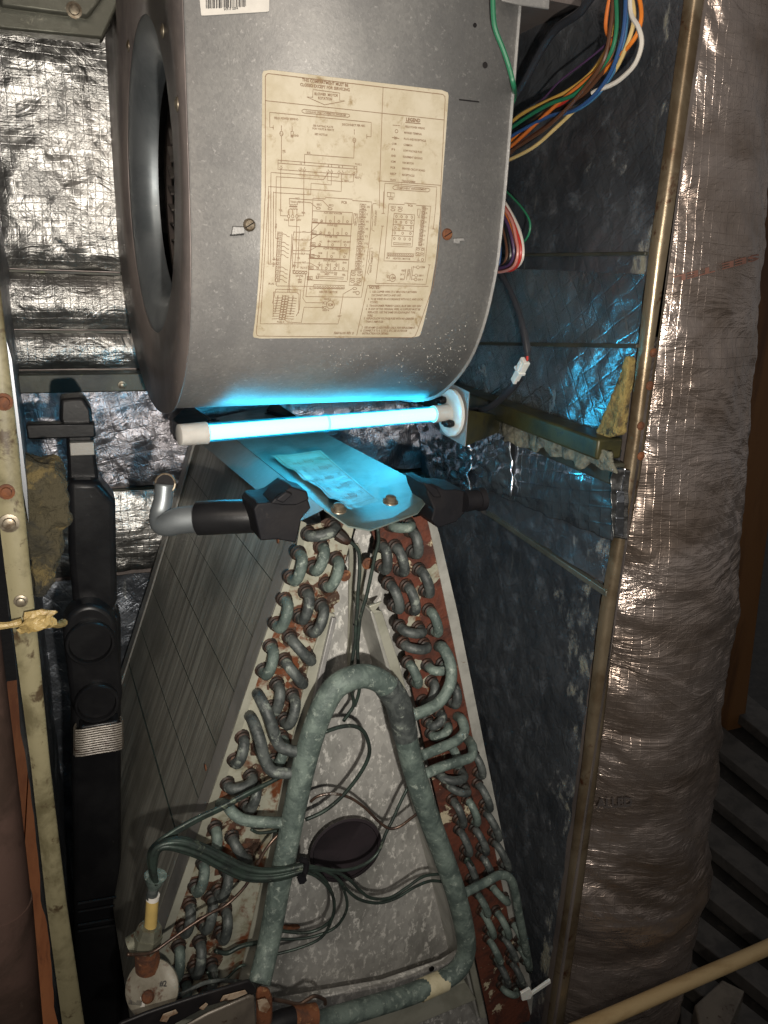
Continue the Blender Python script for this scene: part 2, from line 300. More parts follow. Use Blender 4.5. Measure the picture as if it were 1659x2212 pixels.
def foilgrid(origin,eu,ev,lu,lv,nrm,amp,res,seed,pil=0,mask=None,ridge=0):
    """foil sheet: origin + u*eu + v*ev, crinkled along nrm; pil bulges it like a stuffed blanket"""
    o=Vector(origin); eu=Vector(eu).normalized(); ev=Vector(ev).normalized(); nrm=Vector(nrm)
    def fn(a,b):
        p=o+eu*(a*lu)+ev*(b*lv)
        h=amp*(fbm(p,14,seed)*1.0+ .5*fbm(p,45,seed+3,3))
        if ridge: h+=ridge*(abs(nzv(p,20,seed+9))-.2)
        if pil:
            e=min(b,1-b)*lv; e2=min(a,1-a)*lu
            h+=pil*(1-math.exp(-e/.020))*(1-math.exp(-e2/.02))
        return p+nrm*h,a*lu+seed*.37,b*lv
    m=MB(); m.grid(fn,max(2,int(lu/res)),max(2,int(lv/res))); return m
# ================================================================== SETTING
XW,YB,XL=.602,1.27,-.068
def W(x,y,z): return Vector((x,y,Z0+z))
# floor boards, outside the cabinet
fl=MB().poly([(-6,-6,-.004),(8,-6,-.004),(8,8,-.004),(-6,8,-.004)],(0,0,-.1)); setp(part('floor',fl,'darkwood'),kind='structure')
flo=bpy.data.objects['floor']; proto=None
for i in range(14):
    m=MB().box((0,0,0),(.083,0,0),(0,1.6,0),(0,0,.014)); 
    if proto is None:
        proto=part('floor_board',m,'orange_floor',flo,bevel=.0015); b=proto
    else:
        b=proto.copy(); col.objects.link(b)
    b.location=(-1.05+.0855*i,.9+(.15 if i%2 else 0)+.02*(i%3),0); b.rotation_euler=(0,0,0)
# ---------------- cabinet
cab=thing('air_handler_cabinet','open foil-lined sheet metal air handler cabinet with rusty corner posts','cabinet',(.27,1.0,Z0-1.22))
# back foil blankets (pieces between seams)
bands=[(.33,-.032,.020,'foil_bright'),(-.035,-.117,.020,'foil_bright'),(-.118,-.176,.017,'foil_bright')]
for i,(z1,z0,pl,mt) in enumerate(bands):
    part('foil_blanket',foilgrid(W(XL-.03,YB,z1-.0005),(1,0,0),(0,0,-1),.72,z1-z0-.002,(0,-1,0),.0030 if i else .004,.0042,i+1,pil=pl,ridge=.0025),mt,cab,ang=180)
    part('seam_rib',MB().box(W(XL-.03,YB+.004,z0-.0045),(.72,0,0),(0,-.006,.001),(0,0,.003)),'rail_dark',cab)
part('back_panel',MB().box(W(XL-.04,YB+.012,-1.3),(.74,0,0),(0,.004,0),(0,0,1.75)),'galv_dark',cab)
part('foil_blanket',foilgrid(W(XL-.03,YB,-.21),(1,0,0),(0,0,-1),.72,.155,(0,-1,0),.006,.0042,8,pil=.004,ridge=.006),'foil_low',cab,ang=180,label='dark crumpled foil behind the lamp')
part('seam_rib',MB().box(W(XL-.03,YB+.004,-.372),(.72,0,0),(0,-.008,.001),(0,0,.003)),'rail_dark',cab)
part('foil_blanket',foilgrid(W(XL-.03,YB,-.373),(1,0,0),(0,0,-1),.72,.14,(0,-1,0),.004,.0042,11,pil=.012,ridge=.004),'foil_bright',cab,ang=180)
part('foil_blanket',foilgrid(W(XL-.03,YB,-.52),(1,0,0),(0,0,-1),.72,.75,(0,-1,0),.004,.008,13,ridge=.004),'foil_wall',cab,ang=180)
# right wall
def rw(u,v,x=XW): return P(u,v,'x',x)
part('side_panel',MB().box(W(XW+.010,.70,-1.3),(.004,0,0),(0,.59,0),(0,0,1.75)),'galv_dark',cab)
ribA=-.030; ribB=-.118
def wallfoil(y0,y1,z1,z0,mt,seed,amp=.0022,res=.005,ridge=.0025,slope=0):
    def fn(a,b):
        y=y0+(y1-y0)*a; z=z1+(z0-z1)*b+slope*(y-y0)
        p=Vector((XW,y,Z0+z)); h=amp*(fbm(p,14,seed)+.5*fbm(p,50,seed+3,3))+ridge*(abs(nzv(p,24,seed+9))-.2)
        return p-Vector((1,0,0))*h,y+seed*.31,z
    return MB().grid(fn,int(abs(y1-y0)/res),int(abs(z1-z0)/res))
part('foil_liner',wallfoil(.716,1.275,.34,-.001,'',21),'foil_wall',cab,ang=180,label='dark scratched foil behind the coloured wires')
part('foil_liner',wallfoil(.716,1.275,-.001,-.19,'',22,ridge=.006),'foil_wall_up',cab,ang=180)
def wallrib(a,b,name='seam_rib',mt='bracket',t=.004,h=.007,slot=None):
    A=rw(*a);B=rw(*b); dv=(B-A); 
    A=A-dv*.0; m=MB().box(A+Vector((-.003,0,-h/2)),dv,Vector((.009,0,0)),Vector((0,0,h))); return part(name,m,mt,cab,bevel=.001)
wallrib((985,553),(1398,548),mt='rail_dark',h=.004); wallrib((975,741),(1379,748),h=.005,mt='rail_dark')
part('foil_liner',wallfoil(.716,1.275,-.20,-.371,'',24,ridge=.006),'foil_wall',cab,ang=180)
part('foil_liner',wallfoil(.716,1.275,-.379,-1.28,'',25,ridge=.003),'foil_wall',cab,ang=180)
wallrib((1055,1108),(1313,1283),h=.008,mt='bracket')
# left wall
def fnl(a,b):
    p=W(XL,.72+a*.56,.34-1.6*b); h=.003*(fbm(p,20,33)); return p+Vector((h,0,0)),a*.56,b*1.6
part('foil_liner',MB().grid(fnl,60,150),'foil_dark',cab,ang=180,label='left side foil liner seen edge-on')
# rails carrying the blower
part('rail',MB().box(W(XL,YB-.035,-.205),(XW-XL,0,0),(0,.034,0),(0,0,.028)),'rail_dark',cab,bevel=.002,label='mouldy dark back rail')
m=MB().poly([W(XW-.002,.703,-.183),W(XW-.002,.703,-.214),W(XW-.040,.703,-.214),W(XW-.040,.703,-.209),W(XW-.006,.703,-.209),W(XW-.006,.703,-.183)],(0,.53,0))
m=MB().box(W(XW-.038,.714,-.210),(.036,0,0),(0,.53,0),(0,0,.025)); part('rail',m,'rail',cab,bevel=.003,label='yellowed side rail running back along the right wall')
m=MB().box(W(XW-.018,.705,-.240),(.017,0,0),(0,.53,0),(0,0,.027)); part('rail_gap_shade',m,'rail_dark',cab,bevel=.003)  # dark strip standing in for the shaded gap under the rail
# right front post: rounded, slightly out of plumb
def post(pL,pR,y,dep,round_,seg=22):
    m=MB(); rows=[]
    for (a,b) in zip(pL,pR):
        A=P(*a,'y',y);B=P(*b,'y',y); A.z=B.z=(A.z+B.z)/2
        w_=(B-A).length; row=[]
        pr=[(0,dep),(0,round_),(.12*w_,.002),(.30*w_,0),(.70*w_,0),(.92*w_,.002),(w_,round_),(w_,dep)]
        for (x,d) in pr: row.append(A+Vector((x,d,0)))
        rows.append(row)
    k=len(rows[0]); 
    m.add([p for r in rows for p in r],[(i*k+j,i*k+j+1,(i+1)*k+j+1,(i+1)*k+j) for i in range(len(rows)-1) for j in range(k-1)]+[(i*k+k-1,i*k,(i+1)*k,(i+1)*k+k-1) for i in range(len(rows)-1)]); return m
pL=[(1504,-60),(1498,0),(1462,260),(1420,553),(1403,703),(1375,933),(1361,1023),(1340,1156),(1313,1306),(1271,1659),(1232,1959),(1194,2212),(1184,2290)]
pR=[(1534,-60),(1527,0),(1492,260),(1455,553),(1428,753),(1398,963),(1386,1040),(1362,1166),(1332,1356),(1297,1659),(1258,1959),(1222,2212),(1212,2290)]
cp=part('corner_post',post(pL,pR,.70,.014,.005),'post_steel',cab,ang=60,label='right corner post with rust spots')
m=MB()
def screw(mb,p,ax,r=.006,h=.004):
    ax=Vector(ax).normalized(); mb.lathe(p,ax,[(0,r*1.5),(.001,r*1.5),(.0015,r),(h,r*.9),(h+.0005,r*.6)],sides=14)
for (u,v) in [(1403,833),(1411,762),(1384,920),(1384,985)]:
    s_=MB(); screw(s_,P(u,v,'y',.6995),(0,-1,0),.0034,.002); part('screw',s_,'rust',cp)
# left front post
pL2=[(-40,560),(-30,900),(10,1231),(33,1406),(67,1659),(100,1959),(134,2212),(144,2290)]
pR2=[(-8,560),(38,950),(65,1231),(84,1406),(108,1659),(144,1959),(181,2212),(192,2290)]
cp2=part('corner_post',post(pL2,pR2,.70,.007,.003),'paint',cab,ang=60,label='cream painted left corner post with rust and stains')
m=MB().poly([P(u,v,'y',.716) for u,v in [(-10,650),(25,775),(45,940),(58,1050),(62,1130),(48,1050),(40,950),(-2,720)]],(0,.03,0)); part('inner_lip',m,'foil_dark',cp2)
for (u,v,mt,r) in [(8,868,'rust',.0075),(14,1062,'rust',.007),(20,1130,'screw',.0085),(45,1298,'screw',.006)]:
    s_=MB(); screw(s_,P(u,v,'y',.6995),(0,-1,0),r*.65,.004); part('screw',s_,mt,cp2)
# top brackets
m=MB().poly([P(u,v,'y',1.12) for u,v in [(-40,-60),(-40,58),(222,84),(262,-8),(300,-60)]],(0,.03,0)); part('deck_bracket',m,'bracket',cab,bevel=.003)
m=MB().poly([P(u,v,'y',1.117) for u,v in [(0,20),(190,45),(235,-20),(0,-20)]],(0,-.012,0)); part('deck_bracket',m,'bracket',cab,bevel=.004)
m=MB().poly([P(u,v,'d',.705) for u,v in [(1085,-40),(1085,2),(1120,10),(1187,20),(1190,-40)]],DD*.003); part('deck_bracket',m,'galv',cab,bevel=.001)
s_=MB(); screw(s_,P(160,22,'y',1.104),(0,-1,0),.006,.004); part('screw',s_,'screw',cab)
s_=MB(); screw(s_,P(264,832,'y',YB-.036),(0,-1,0),.004,.003); part('screw',s_,'screw',cab)
part('deck_plate',MB().box(W(XL-.03,.9,.30),(.72,0,0),(0,.4,0),(0,0,.01)),'galv_dark',cab)
# drain pan at the foot of the coil
part('drain_pan',MB().box(W(XL,.72,-1.30),(XW-XL,0,0),(0,.53,0),(0,0,.09)),'darkdeck',cab,bevel=.005)
# ---------------- torn foil and insulation on the right wall
def sheet(name,pix,ax,c,mt,nrm,amp,parent,seed,nu=46,nv=46,thick=.0012,label=None,bulge=0,tear=0):
    """quad sheet between four corners (picture corners cast on a plane), crumpled"""
    A,B,C,D=[P(u,v,ax,c) for u,v in pix]; nrm=Vector(nrm)
    lu=(B-A).length; lv=(D-A).length
    def fn(a,b):
        if tear: 
            b=b*(1+tear*nzv((a*9,seed,0),1,seed)) ; a2=a
        p=A.lerp(B,a).lerp(D.lerp(C,a),b)
        h=amp*(fbm(p,22,seed)+.5*fbm(p,70,seed+2,3))+bulge*math.sin(math.pi*min(1,max(0,a)))*math.sin(math.pi*min(1,max(0,b)))
        return p+nrm*h,a*lu+seed*.2,b*lv
    m=MB().grid(fn,nu,nv); o=part(name,m,mt,parent,ang=180,label=label)
    s=o.modifiers.new('thick','SOLIDIFY'); s.thickness=thick; return o
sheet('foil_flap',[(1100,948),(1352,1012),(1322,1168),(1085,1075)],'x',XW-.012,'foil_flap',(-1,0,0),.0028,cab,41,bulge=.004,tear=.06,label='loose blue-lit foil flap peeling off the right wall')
sheet('torn_insulation',[(1088,908),(1325,975),(1335,1022),(1098,955)],'x',XW-.026,'insul_grey',(-1,0,0),.006,cab,42,nu=80,nv=24,tear=.35,thick=.004,label='fuzzy grey torn insulation edge under the rail')
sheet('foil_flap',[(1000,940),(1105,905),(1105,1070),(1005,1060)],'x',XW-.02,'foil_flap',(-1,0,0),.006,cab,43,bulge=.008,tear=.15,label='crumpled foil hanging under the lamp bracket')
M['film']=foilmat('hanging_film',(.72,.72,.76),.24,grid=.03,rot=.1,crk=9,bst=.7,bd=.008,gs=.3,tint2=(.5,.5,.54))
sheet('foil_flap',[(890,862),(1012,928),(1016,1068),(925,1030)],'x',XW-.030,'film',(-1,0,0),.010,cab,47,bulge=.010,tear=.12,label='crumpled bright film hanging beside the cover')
sheet('foil_flap',[(1318,1010),(1360,1016),(1352,1165),(1322,1160)],'y',.694,'foil_bright',(0,-1,0),.004,cab,44,nu=24,nv=40,thick=.0008,label='bright foil folded round the right post')
sheet('foil_flap',[(1333,1060),(1348,1062),(1346,1160),(1328,1155)],'y',.688,'foil_flap',(0,-1,0),.002,cab,48,nu=14,nv=30,thick=.0008)
m=MB().poly([P(u,v,'x',XW-.008) for u,v in [(1366,768),(1374,775),(1362,880),(1352,935),(1310,952),(1300,930),(1318,890),(1334,860),(1350,805)]],(-.010,0,0)); part('torn_insulation',m,'insul',cab,bevel=.003,label='yellow torn insulation wedge at the right post')
# torn insulation on the left post
m=MB(); pix=[(48,985),(70,1000),(118,1010),(135,1030),(148,1070),(150,1120),(135,1180),(118,1240),(100,1290),(72,1300),(60,1180),(50,1080)]
m.poly([P(u,v,'y',.735) for u,v in pix],(0,.03,0)); part('torn_insulation',m,'insul_dark',cab,bevel=.004,label='mouldy brown insulation torn from the left post')
def ragged(o,vox=.0035,st=.014,sz=.02,sub=0):
    m=o.modifiers.new('remesh','REMESH'); m.mode='VOXEL'; m.voxel_size=vox
    t=bpy.data.textures.new('fibre','CLOUDS'); t.noise_scale=sz; t.noise_depth=3
    d=o.modifiers.new('rag','DISPLACE'); d.texture=t; d.strength=st; d.mid_level=.5; d.texture_coords='GLOBAL'
for o in [c for c in cab.children if c.name.startswith('torn_insulation')]:
    if o.modifiers and o.modifiers[0].type=='SOLIDIFY': continue
    for m_ in list(o.modifiers): o.modifiers.remove(m_)
    ragged(o,.0030,.016 if 'mouldy' in o.get('label','') else .009,.022)
# glue lump
bmm=bmesh.new(); bmesh.ops.create_icosphere(bmm,subdivisions=3,radius=1)
c0=P(77,1342,'y',.69); mb=MB(); 
for v in bmm.verts:
    d=v.co.normalized(); k=1+.5*fbm(d*1.0,1.6,5)+.2*nzv(d,5,2)
    mb.v.append(c0+Vector((d.x*.014*k,d.y*.007*k,d.z*.010*k-.008*d.x*d.x*(1 if d.x<0 else -.3))))
mb.f=[tuple(v.index for v in f.verts) for f in bmm.faces]; bmm.free()
top('glue_lump',mb,'glue','dried yellow lump of foam glue stuck across the left corner post','glue')
mb=MB().tube([P(104,1338,'y',.70),P(120,1350,'y',.71),P(137,1345,'y',.73)],[.005,.003,.004],8); mb.tube([P(0,1352,'y',.69),P(20,1350,'y',.69),P(48,1344,'y',.69)],[.0035,.003,.004],8)
part('glue_string',mb,'glue',bpy.data.objects['glue_lump'])
# ================================================================== BLOWER
S_=1.09
prof=[(.66,.36),(.66,.2),(.66,.08),(.661,.03),(.664,-.005),(.678,-.055),(.705,-.098),(.758,-.137),(.82,-.155),(.885,-.160),(.95,-.150),(1.03,-.112),(1.09,-.06),(1.13,0),(1.148,.06),(1.153,.15),(1.153,.36)]
def crom(pts,sub):
    q=[]
    for i in range(len(pts)-1):
        p0=Vector(pts[max(i-1,0)]);p1=Vector(pts[i]);p2=Vector(pts[i+1]);p3=Vector(pts[min(i+2,len(pts)-1)])
        for k in range(sub):
            t=k/sub; q.append(.5*((2*p1)+(p2-p0)*t+(2*p0-5*p1+4*p2-p3)*t*t+(3*p1-p0-3*p2+p3)*t**3))
    q.append(Vector(pts[-1])); return q
PR=[p*S_ for p in crom(prof,6)]
SL=[0.]
for i in range(1,len(PR)): SL.append(SL[-1]+(PR[i]-PR[i-1]).length)
NL,NR=.142,.461
def surf(c,s,h=0):
    i=0
    while i<len(SL)-2 and SL[i+1]<s: i+=1
    t=(s-SL[i])/(SL[i+1]-SL[i]); p=PR[i].lerp(PR[i+1],t)
    a=PR[max(i-1,0)]; b=PR[min(i+2,len(PR)-1)]; a2=PR[i];b2=PR[i+1]
    tg=((b2-a2).normalized()); nr=Vector((tg.y,-tg.x))   # outward = toward camera for the front
    if nr.x>0 and i<20: nr=-nr
    return LP(c,p.x+nr.x*h,p.y+nr.y*h)
def hit(u,v):
    d=ray(u,v); rd,rz,rn=d.dot(DD),d.z,d.dot(NN)
    for i in range(len(PR)-1):
        a,b=PR[i],PR[i+1]; e=b-a
        den=rd*e.y-rz*e.x
        if abs(den)<1e-9: continue
        t=(a.x*e.y-a.y*e.x)/den; k=(a.x*rz-a.y*rd)/den
        if t>0 and -1e-6<=k<=1+1e-6: return (t*rn, SL[i]+k*(SL[i+1]-SL[i]))
    return None
blw=thing('blower_housing','galvanised scroll blower housing with round side inlet and wiring label','blower',LP(.3,.98,-.175))
m=MB(); k=len(PR); vs=[LP(NL+.001,p.x,p.y) for p in PR]+[LP(NR-.001,p.x,p.y) for p in PR]
m.add(vs,[(i,i+1,i+1+k,i+k) for i in range(k-1)])
o=part('scroll_sheet',m,'galv',blw,ang=50); sm=o.modifiers.new('thick','SOLIDIFY'); sm.thickness=.0012; sm.offset=0
# inlet circle on the left plate
IC=(.935,.070); IR=.158
def sideplate(n,hole,lip=.006):
    """plate with outline just outside the scroll; ring hole bridged by sectors"""
    cx,cz=IC; K=96; out=[];inn=[]
    pts=[Vector((p.x,p.y)) for p in PR]
    for j in range(K):
        a=2*math.pi*j/K; d=Vector((math.cos(a),math.sin(a)))
        best=None; c=Vector((cx,cz))
        for i in range(len(pts)-1):
            A,B=pts[i]-c,pts[i+1]-c; e=B-A; den=d.x*e.y-d.y*e.x
            if abs(den)<1e-9: continue
            t=(A.x*e.y-A.y*e.x)/den; kk=(A.x*d.y-A.y*d.x)/den
            if t>0 and -1e-6<=kk<=1+1e-6: best=t
        if best is None: best=(.36*S_-cz)/max(d.y,.01)
        best=min(best+lip,(.36*S_-cz)/d.y if d.y>.2 else 9)
        out.append(c+d*best); inn.append(c+d*IR)
    m=MB(); vs=[LP(n,p.x,p.y) for p in out]+[LP(n,p.x,p.y) for p in inn]
    m.add(vs,[(j,(j+1)%K,(j+1)%K+K,j+K) for j in range(K)])
    if not hole: m.add(vs[K:],[tuple(range(K))])
    return m,out
m,_=sideplate(NL,True); sp=part('side_plate',m,'galv_dark',blw); s=sp.modifiers.new('thick','SOLIDIFY'); s.thickness=.0014; s.offset=0
m,_=sideplate(NR,False,.004); o=part('side_plate',m,'galv',blw,label='right side plate edge'); s=o.modifiers.new('thick','SOLIDIFY'); s.thickness=.0014; s.offset=0
# bell mouth: starts just proud of the plate, rolls into the housing
cen=LP(NL,IC[0],IC[1]); pr=[]
for j in range(13):
    a=j/12*math.pi*.5; pr.append((.0009+.026*(1-math.cos(a)),IR+.001-.040*math.sin(a)))
pr=[(.0009,IR+.004)]+pr+[(.030,IR-.040)]
part('inlet_ring',MB().lathe(cen,NN,pr,sides=72,cap=False),'ringsteel',sp,ang=60)
for (u,v) in [(278,99),(352,67),(383,225)]:
    s_=MB(); screw(s_,P(u,v,'n',NL-.001),-NN,.004,.002); part('rivet',s_,'screw',sp)
# wheel
wh=part('blower_wheel',MB().lathe(LP(NL+.042,*IC),NN,[(0,.138),(0,.144),(.008,.144),(.008,.138)],sides=60,cap=False),'galv_dark',blw,label='dark slatted wheel seen through the round side inlet')
bl=None
for j in range(40):
    a=2*math.pi*j/40; rad=Vector((math.cos(a),math.sin(a))); tan=Vector((-math.sin(a),math.cos(a)))
    c=Vector(IC)+rad*.120; q=[c+tan*.0012,c-tan*.0012,c+rad*.022+tan*.011-tan*.0012,c+rad*.022+tan*.011+tan*.0012]
    m=MB().poly([LP(NL+.045,p.x,p.y) for p in q],NN*.20); part('blade',m,'bladesteel',wh)
part('back_disc',MB().lathe(LP(NL+.17,*IC),NN,[(0,.02),(0,.145),(.002,.145),(.002,.02)],cap=True),'galv_dark',wh)
part('motor',MB().lathe(LP(NL+.06,*IC),NN,[(0,.02),(.002,.055),(.01,.065),(.1,.065)],sides=32),'black',wh)
# details on the sheet
def onsurf(u,v,h=0): return surf(*hit(u,v),h)
def surfpoly(pix,h,th=.0004,n=1):
    return MB().poly([onsurf(u,v,h) for u,v in pix],-DD*th)
o=surfpoly([(991,214),(1034,219),(1034,222),(991,217)],.0006); part('slot',o,'darkdeck',blw)
for (u,v,r) in [(1025,55,.002),(1047,141,.0028)]:
    part('hole',MB().lathe(onsurf(u,v,.0002),-DD,[(0,r),(.0008,r)],sides=16),'darkdeck',blw)
for (u,v,rust) in [(538,486,False),(965,506,True)]:
    s_=MB(); s_.lathe(onsurf(u,v,0),-DD,[(0,.0058),(.002,.0055),(.0032,.004)],sides=24); sc_=part('screw',s_,'rust' if rust else 'screw',blw,label='rusty screw' if rust else None)
    p=onsurf(u,v,.0033); a=Vector(NN)*.004+ZZ*.0025; m=MB().tube([p-a,p+a],.0005,6,1); part('screw_slot',m,'darkdeck',sc_)
m=surfpoly([(500,489),(524,490),(527,504),(497,507)],.004,.0015); part('tab',m,'galv',blw,bevel=.0006)
m=surfpoly([(496,506),(527,503),(527,508),(496,510)],.0004); part('slot',m,'darkdeck',blw)
m=surfpoly([(975,515),(996,514),(999,520),(988,520),(988,526),(975,525)],.004,.0012); part('tab',m,'galv',blw,bevel=.0004)
# droplets speckled on the lower sheet
m=MB()
for i in range(360):
    u=random.gauss(960,50) if i%2 else random.uniform(700,1040); v=random.gauss(770,38)
    if v<640 or v>835 or u<420 or u>1050: continue
    h=hit(u,v)
    if not h or h[0]>NR-.01: continue
    p=surf(*h,.0003); r=random.uniform(.0003,.0009); m.add([p+Vector((r,0,0)),p+Vector((0,-r*.5,r)),p-Vector((r,0,0)),p+Vector((0,-r*.5,-r)),p-DD*r*.7],[(0,1,4),(1,2,4),(2,3,4),(3,0,4)])
o=part('water_spots',m,'white_label',blw); o['kind']='stuff'
# ---------------- labels
def ribbon(m,pts,wd,h):
    """flat printed line on the sheet through picture points"""
    q=[]
    for i in range(len(pts)-1):
        a,b=pts[i],pts[i+1]; n=max(1,int(math.hypot(b[0]-a[0],b[1]-a[1])/14))
        for k in range(n): q.append((a[0]+(b[0]-a[0])*k/n,a[1]+(b[1]-a[1])*k/n))
    q.append(pts[-1]); cs=[hit(*p) for p in q]
    if any(c is None for c in cs): return
    cs=[Vector(c) for c in cs]; vs=[]
    for i,c in enumerate(cs):
        t=(cs[min(i+1,len(cs)-1)]-cs[max(i-1,0)])
        if t.length<1e-9: t=Vector((1,0))
        t.normalize(); n=Vector((-t.y,t.x))*wd/2
        if i==0: c=c-t*wd/2
        if i==len(cs)-1: c=c+t*wd/2
        vs+=[surf(c.x+n.x,c.y+n.y,h),surf(c.x-n.x,c.y-n.y,h)]
    m.add(vs,[(2*i,2*i+1,2*i+3,2*i+2) for i in range(len(cs)-1)])
_tc={}
def textmesh(s,bold=0):
    if (s,bold) in _tc: return _tc[(s,bold)]
    cu=bpy.data.curves.new('t','FONT'); cu.body=s; cu.resolution_u=2; cu.offset=bold
    ob=bpy.data.objects.new('t',cu); me=ob.to_mesh()
    vs=[v.co.copy() for v in me.vertices]; fs=[tuple(p.vertices) for p in me.polygons]
    ob.to_mesh_clear(); bpy.data.objects.remove(ob); bpy.data.curves.remove(cu)
    w_=max([v.x for v in vs]) if vs else 1
    _tc[(s,bold)]=(vs,fs,w_); return _tc[(s,bold)]
def ptext(m,s,a,b,hpx,h=.0021,bold=.022):
    vs,fs,w_=textmesh(s,bold)
    if not vs: return
    A=Vector(hit(*a));B=Vector(hit(*b)); ex=(B-A)/w_; L=(B-A).length/w_
    up=Vector((B.y-A.y,-(B.x-A.x))).normalized()
    hh=hpx/ .70; e=Vector(hit(a[0],a[1]-hh)); hm=(e-A).length; ey=up*hm
    m.add([surf(A.x+ex.x*v.x+ey.x*v.y,A.y+ex.y*v.x+ey.y*v.y,h) for v in vs],fs)
def circ(c,rx,ry=None,n=14): ry=ry or rx; return [(c[0]+rx*math.cos(2*math.pi*i/n),c[1]+ry*math.sin(2*math.pi*i/n)) for i in range(n+1)]
lab=None
def label_sheet(pix,h,mt,name,rc=.003):
    cs=[Vector(hit(*p)) for p in pix]; m=MB(); nu,nv=24,60; K=(nu+1)*(nv+1)
    A,B,C,D=cs
    def rnd(a,b):
        return a,b
    pts=[]
    for j in range(nv+1):
        for i in range(nu+1):
            a,b=i/nu,j/nv; q=A.lerp(B,a).lerp(D.lerp(C,a),b)
            # round the corners
            if (i in(0,nu)) and (j in (0,nv)): q=q.lerp((A+B+C+D)/4,.012)
            pts.append(surf(q.x,q.y,h+.00015*nzv((a*6,b*9,0),1,3)))
    W_=nu+1; m.add(pts,[(j*W_+i,j*W_+i+1,(j+1)*W_+i+1,(j+1)*W_+i) for j in range(nv) for i in range(nu)])
    return part(name,m,mt,blw)
wl=label_sheet([(565.5,149.5),(968,197),(905,727),(544.5,729.5)],.0016,'label','wiring_label')
ink=MB(); LW=.00050; H=.0021
def ln_(*pts,z=za,w_=LW): ribbon(ink,[z(*p) for p in pts],w_,H)
def tx(s,a,b,h,z=za,bold=.022): ptext(ink,s,z(*a),z(*b),h/3.692,H,bold)
# frame
ln_((133,105),(140,88),(155,80),(1545,245),(1562,262),(1564,290),w_=.0006)
ribbon(ink,[za(133,105),za(133,900),zb(133,0),zb(100,700),zb(62,1110),zb(68,1134),zb(84,1140),zb(1300,1152),zb(1326,1142),zb(1345,1100),zb(1470,740),zb(1530,300),za(1525,1100),za(1564,290)],.0006,H)
ln_((133,295),(1552,448)); ln_((1070,192),(1062,395),(1044,935),(1040,1149)); ln_((1044,933),(1526,968))
tx('THIS COMPARTMENT MUST BE',(425,140),(793,186),24,bold=.03); tx('CLOSED EXCEPT FOR SERVICING',(410,178),(804,221),24,bold=.03)
ln_((510,268),(512,207),(725,235),(724,293),(766,298),(604,328),(463,265),(510,268),w_=.0005)
tx('BLOWER  MOTOR',(523,250),(713,266),22,bold=.025); tx('ROTATION',(553,284),(664,294),22,bold=.025)
ln_((440,394),(424,384),(424,372),(440,364),(790,402),(804,410),(804,420),(788,427),(440,394)); tx('COOLING ONLY SCHEMATIC DIAGRAM',(453,388),(772,418),14)
ln_((196,522),(196,495)); ln_((196,509),(168,507),(168,388),(976,468),(974,582),(942,580)); ln_((940,565),(940,594))
tx('FIELD POWER WIRING',(203,440),(394,452),17); tx('DISCONNECT PER NEC',(744,492),(928,504),17)
tx('SEE RATING PLATE',(512,500),(673,513),15); tx('FOR VOLTS & HERTZ',(508,523),(680,537),15); tx('SEE NOTE #1',(525,568),(627,576),16)
for x,y in ((261,495),(346,500),(841,525)): ln_((x,y),(x,y+14)); ln_((x,y+22),(x,y+38))
ribbon(ink,[za(*p) for p in circ((261,557),13,18)],LW,H); ribbon(ink,[za(*p) for p in circ((841,610),12,18)],LW,H)
ln_((337,540),(356,540),(354,587),(337,586),(337,540)); ribbon(ink,[za(*p) for p in circ((346,574),6)],LW,H); tx('GND',(361,580),(399,582),16)
tx('L1',(254,563),(268,564),13); tx('L2',(834,616),(848,617),13)
ln_((261,577),(261,770)); tx('YEL',(267,704),(297,706),16); ln_((841,629),(837,752),(445,722),(444,785)); tx('BLK',(464,716),(494,719),16)
ln_((234,768),(862,818),(860,888),(234,842),(234,768)); ln_((234,792),(860,840)); tx('PLUG 2',(847,806),(898,811),15); tx('RECP 2',(845,912),(896,916),15)
for s,x,y in (('9',253,788),('11',405,802),('7',440,803),('3',628,819),('2',655,820),('6',714,825),('1',740,827),('4',834,835)):
    tx(s,(x,y),(x+ (10 if len(s)<2 else 18),y+1),15); tx(s,(x,y+38),(x+(10 if len(s)<2 else 18),y+39),15)
    ln_((x-6,y+34+6),(x+5,y+54),(x+15,y+40))
ln_((256,842),(256,1149)); ln_((440,856),(438,1149)); ln_((630,870),(597,924),(220,900),(218,1149)); ln_((718,878),(716,904),(178,866),(176,1149))
ln_((659,870),(657,966),(497,952),(494,1044),(198,1026),(196,1149)); ln_((740,880),(737,1017),(158,978),(156,1149)); ln_((630,872),(629,930),(752,938)); tx('BRN',(762,940),(797,943),15); ln_((802,942),(833,940),(836,880))
tx('LEGEND',(1252,458),(1366,468),28,bold=.04); ln_((1250,468),(1366,478),w_=.0007)
leg=[('',' FIELD POWER WIRING',500,160),('','MARKED TERMINAL',548,140),('','PLUG AND RECEPTACLE',597,175),('COM','COMMON',645,68),('F1','LOW VOLTAGE FUSE',690,148),('GND','EQUIPMENT GROUND',740,155),('ICM','FAN MOTOR',787,88),('PCB','PRINTED CIRCUIT BOARD',834,180),('RECP','RECEPTACLE',883,98),('TRAN','TRANSFORMER',932,110)]
for i,(a,b,y,w2) in enumerate(leg):
    x0=1242-i*2.6
    if a: tx(a,(x0-95,y-0),(x0-95+len(a)*11+4,y+2),16)
    tx(b,(x0-2,y+8),(x0+w2,y+8+w2*.1),16)
for k in range(3): ln_((1148+k*21,489+k*2),(1162+k*21,491+k*2))
ribbon(ink,[za(*p) for p in circ((1177,538),12,14,8)],LW,H); ln_((1142,588),(1196,596)); ln_((1160,582),(1172,591),(1160,600)); ln_((1172,582),(1184,592),(1170,602))
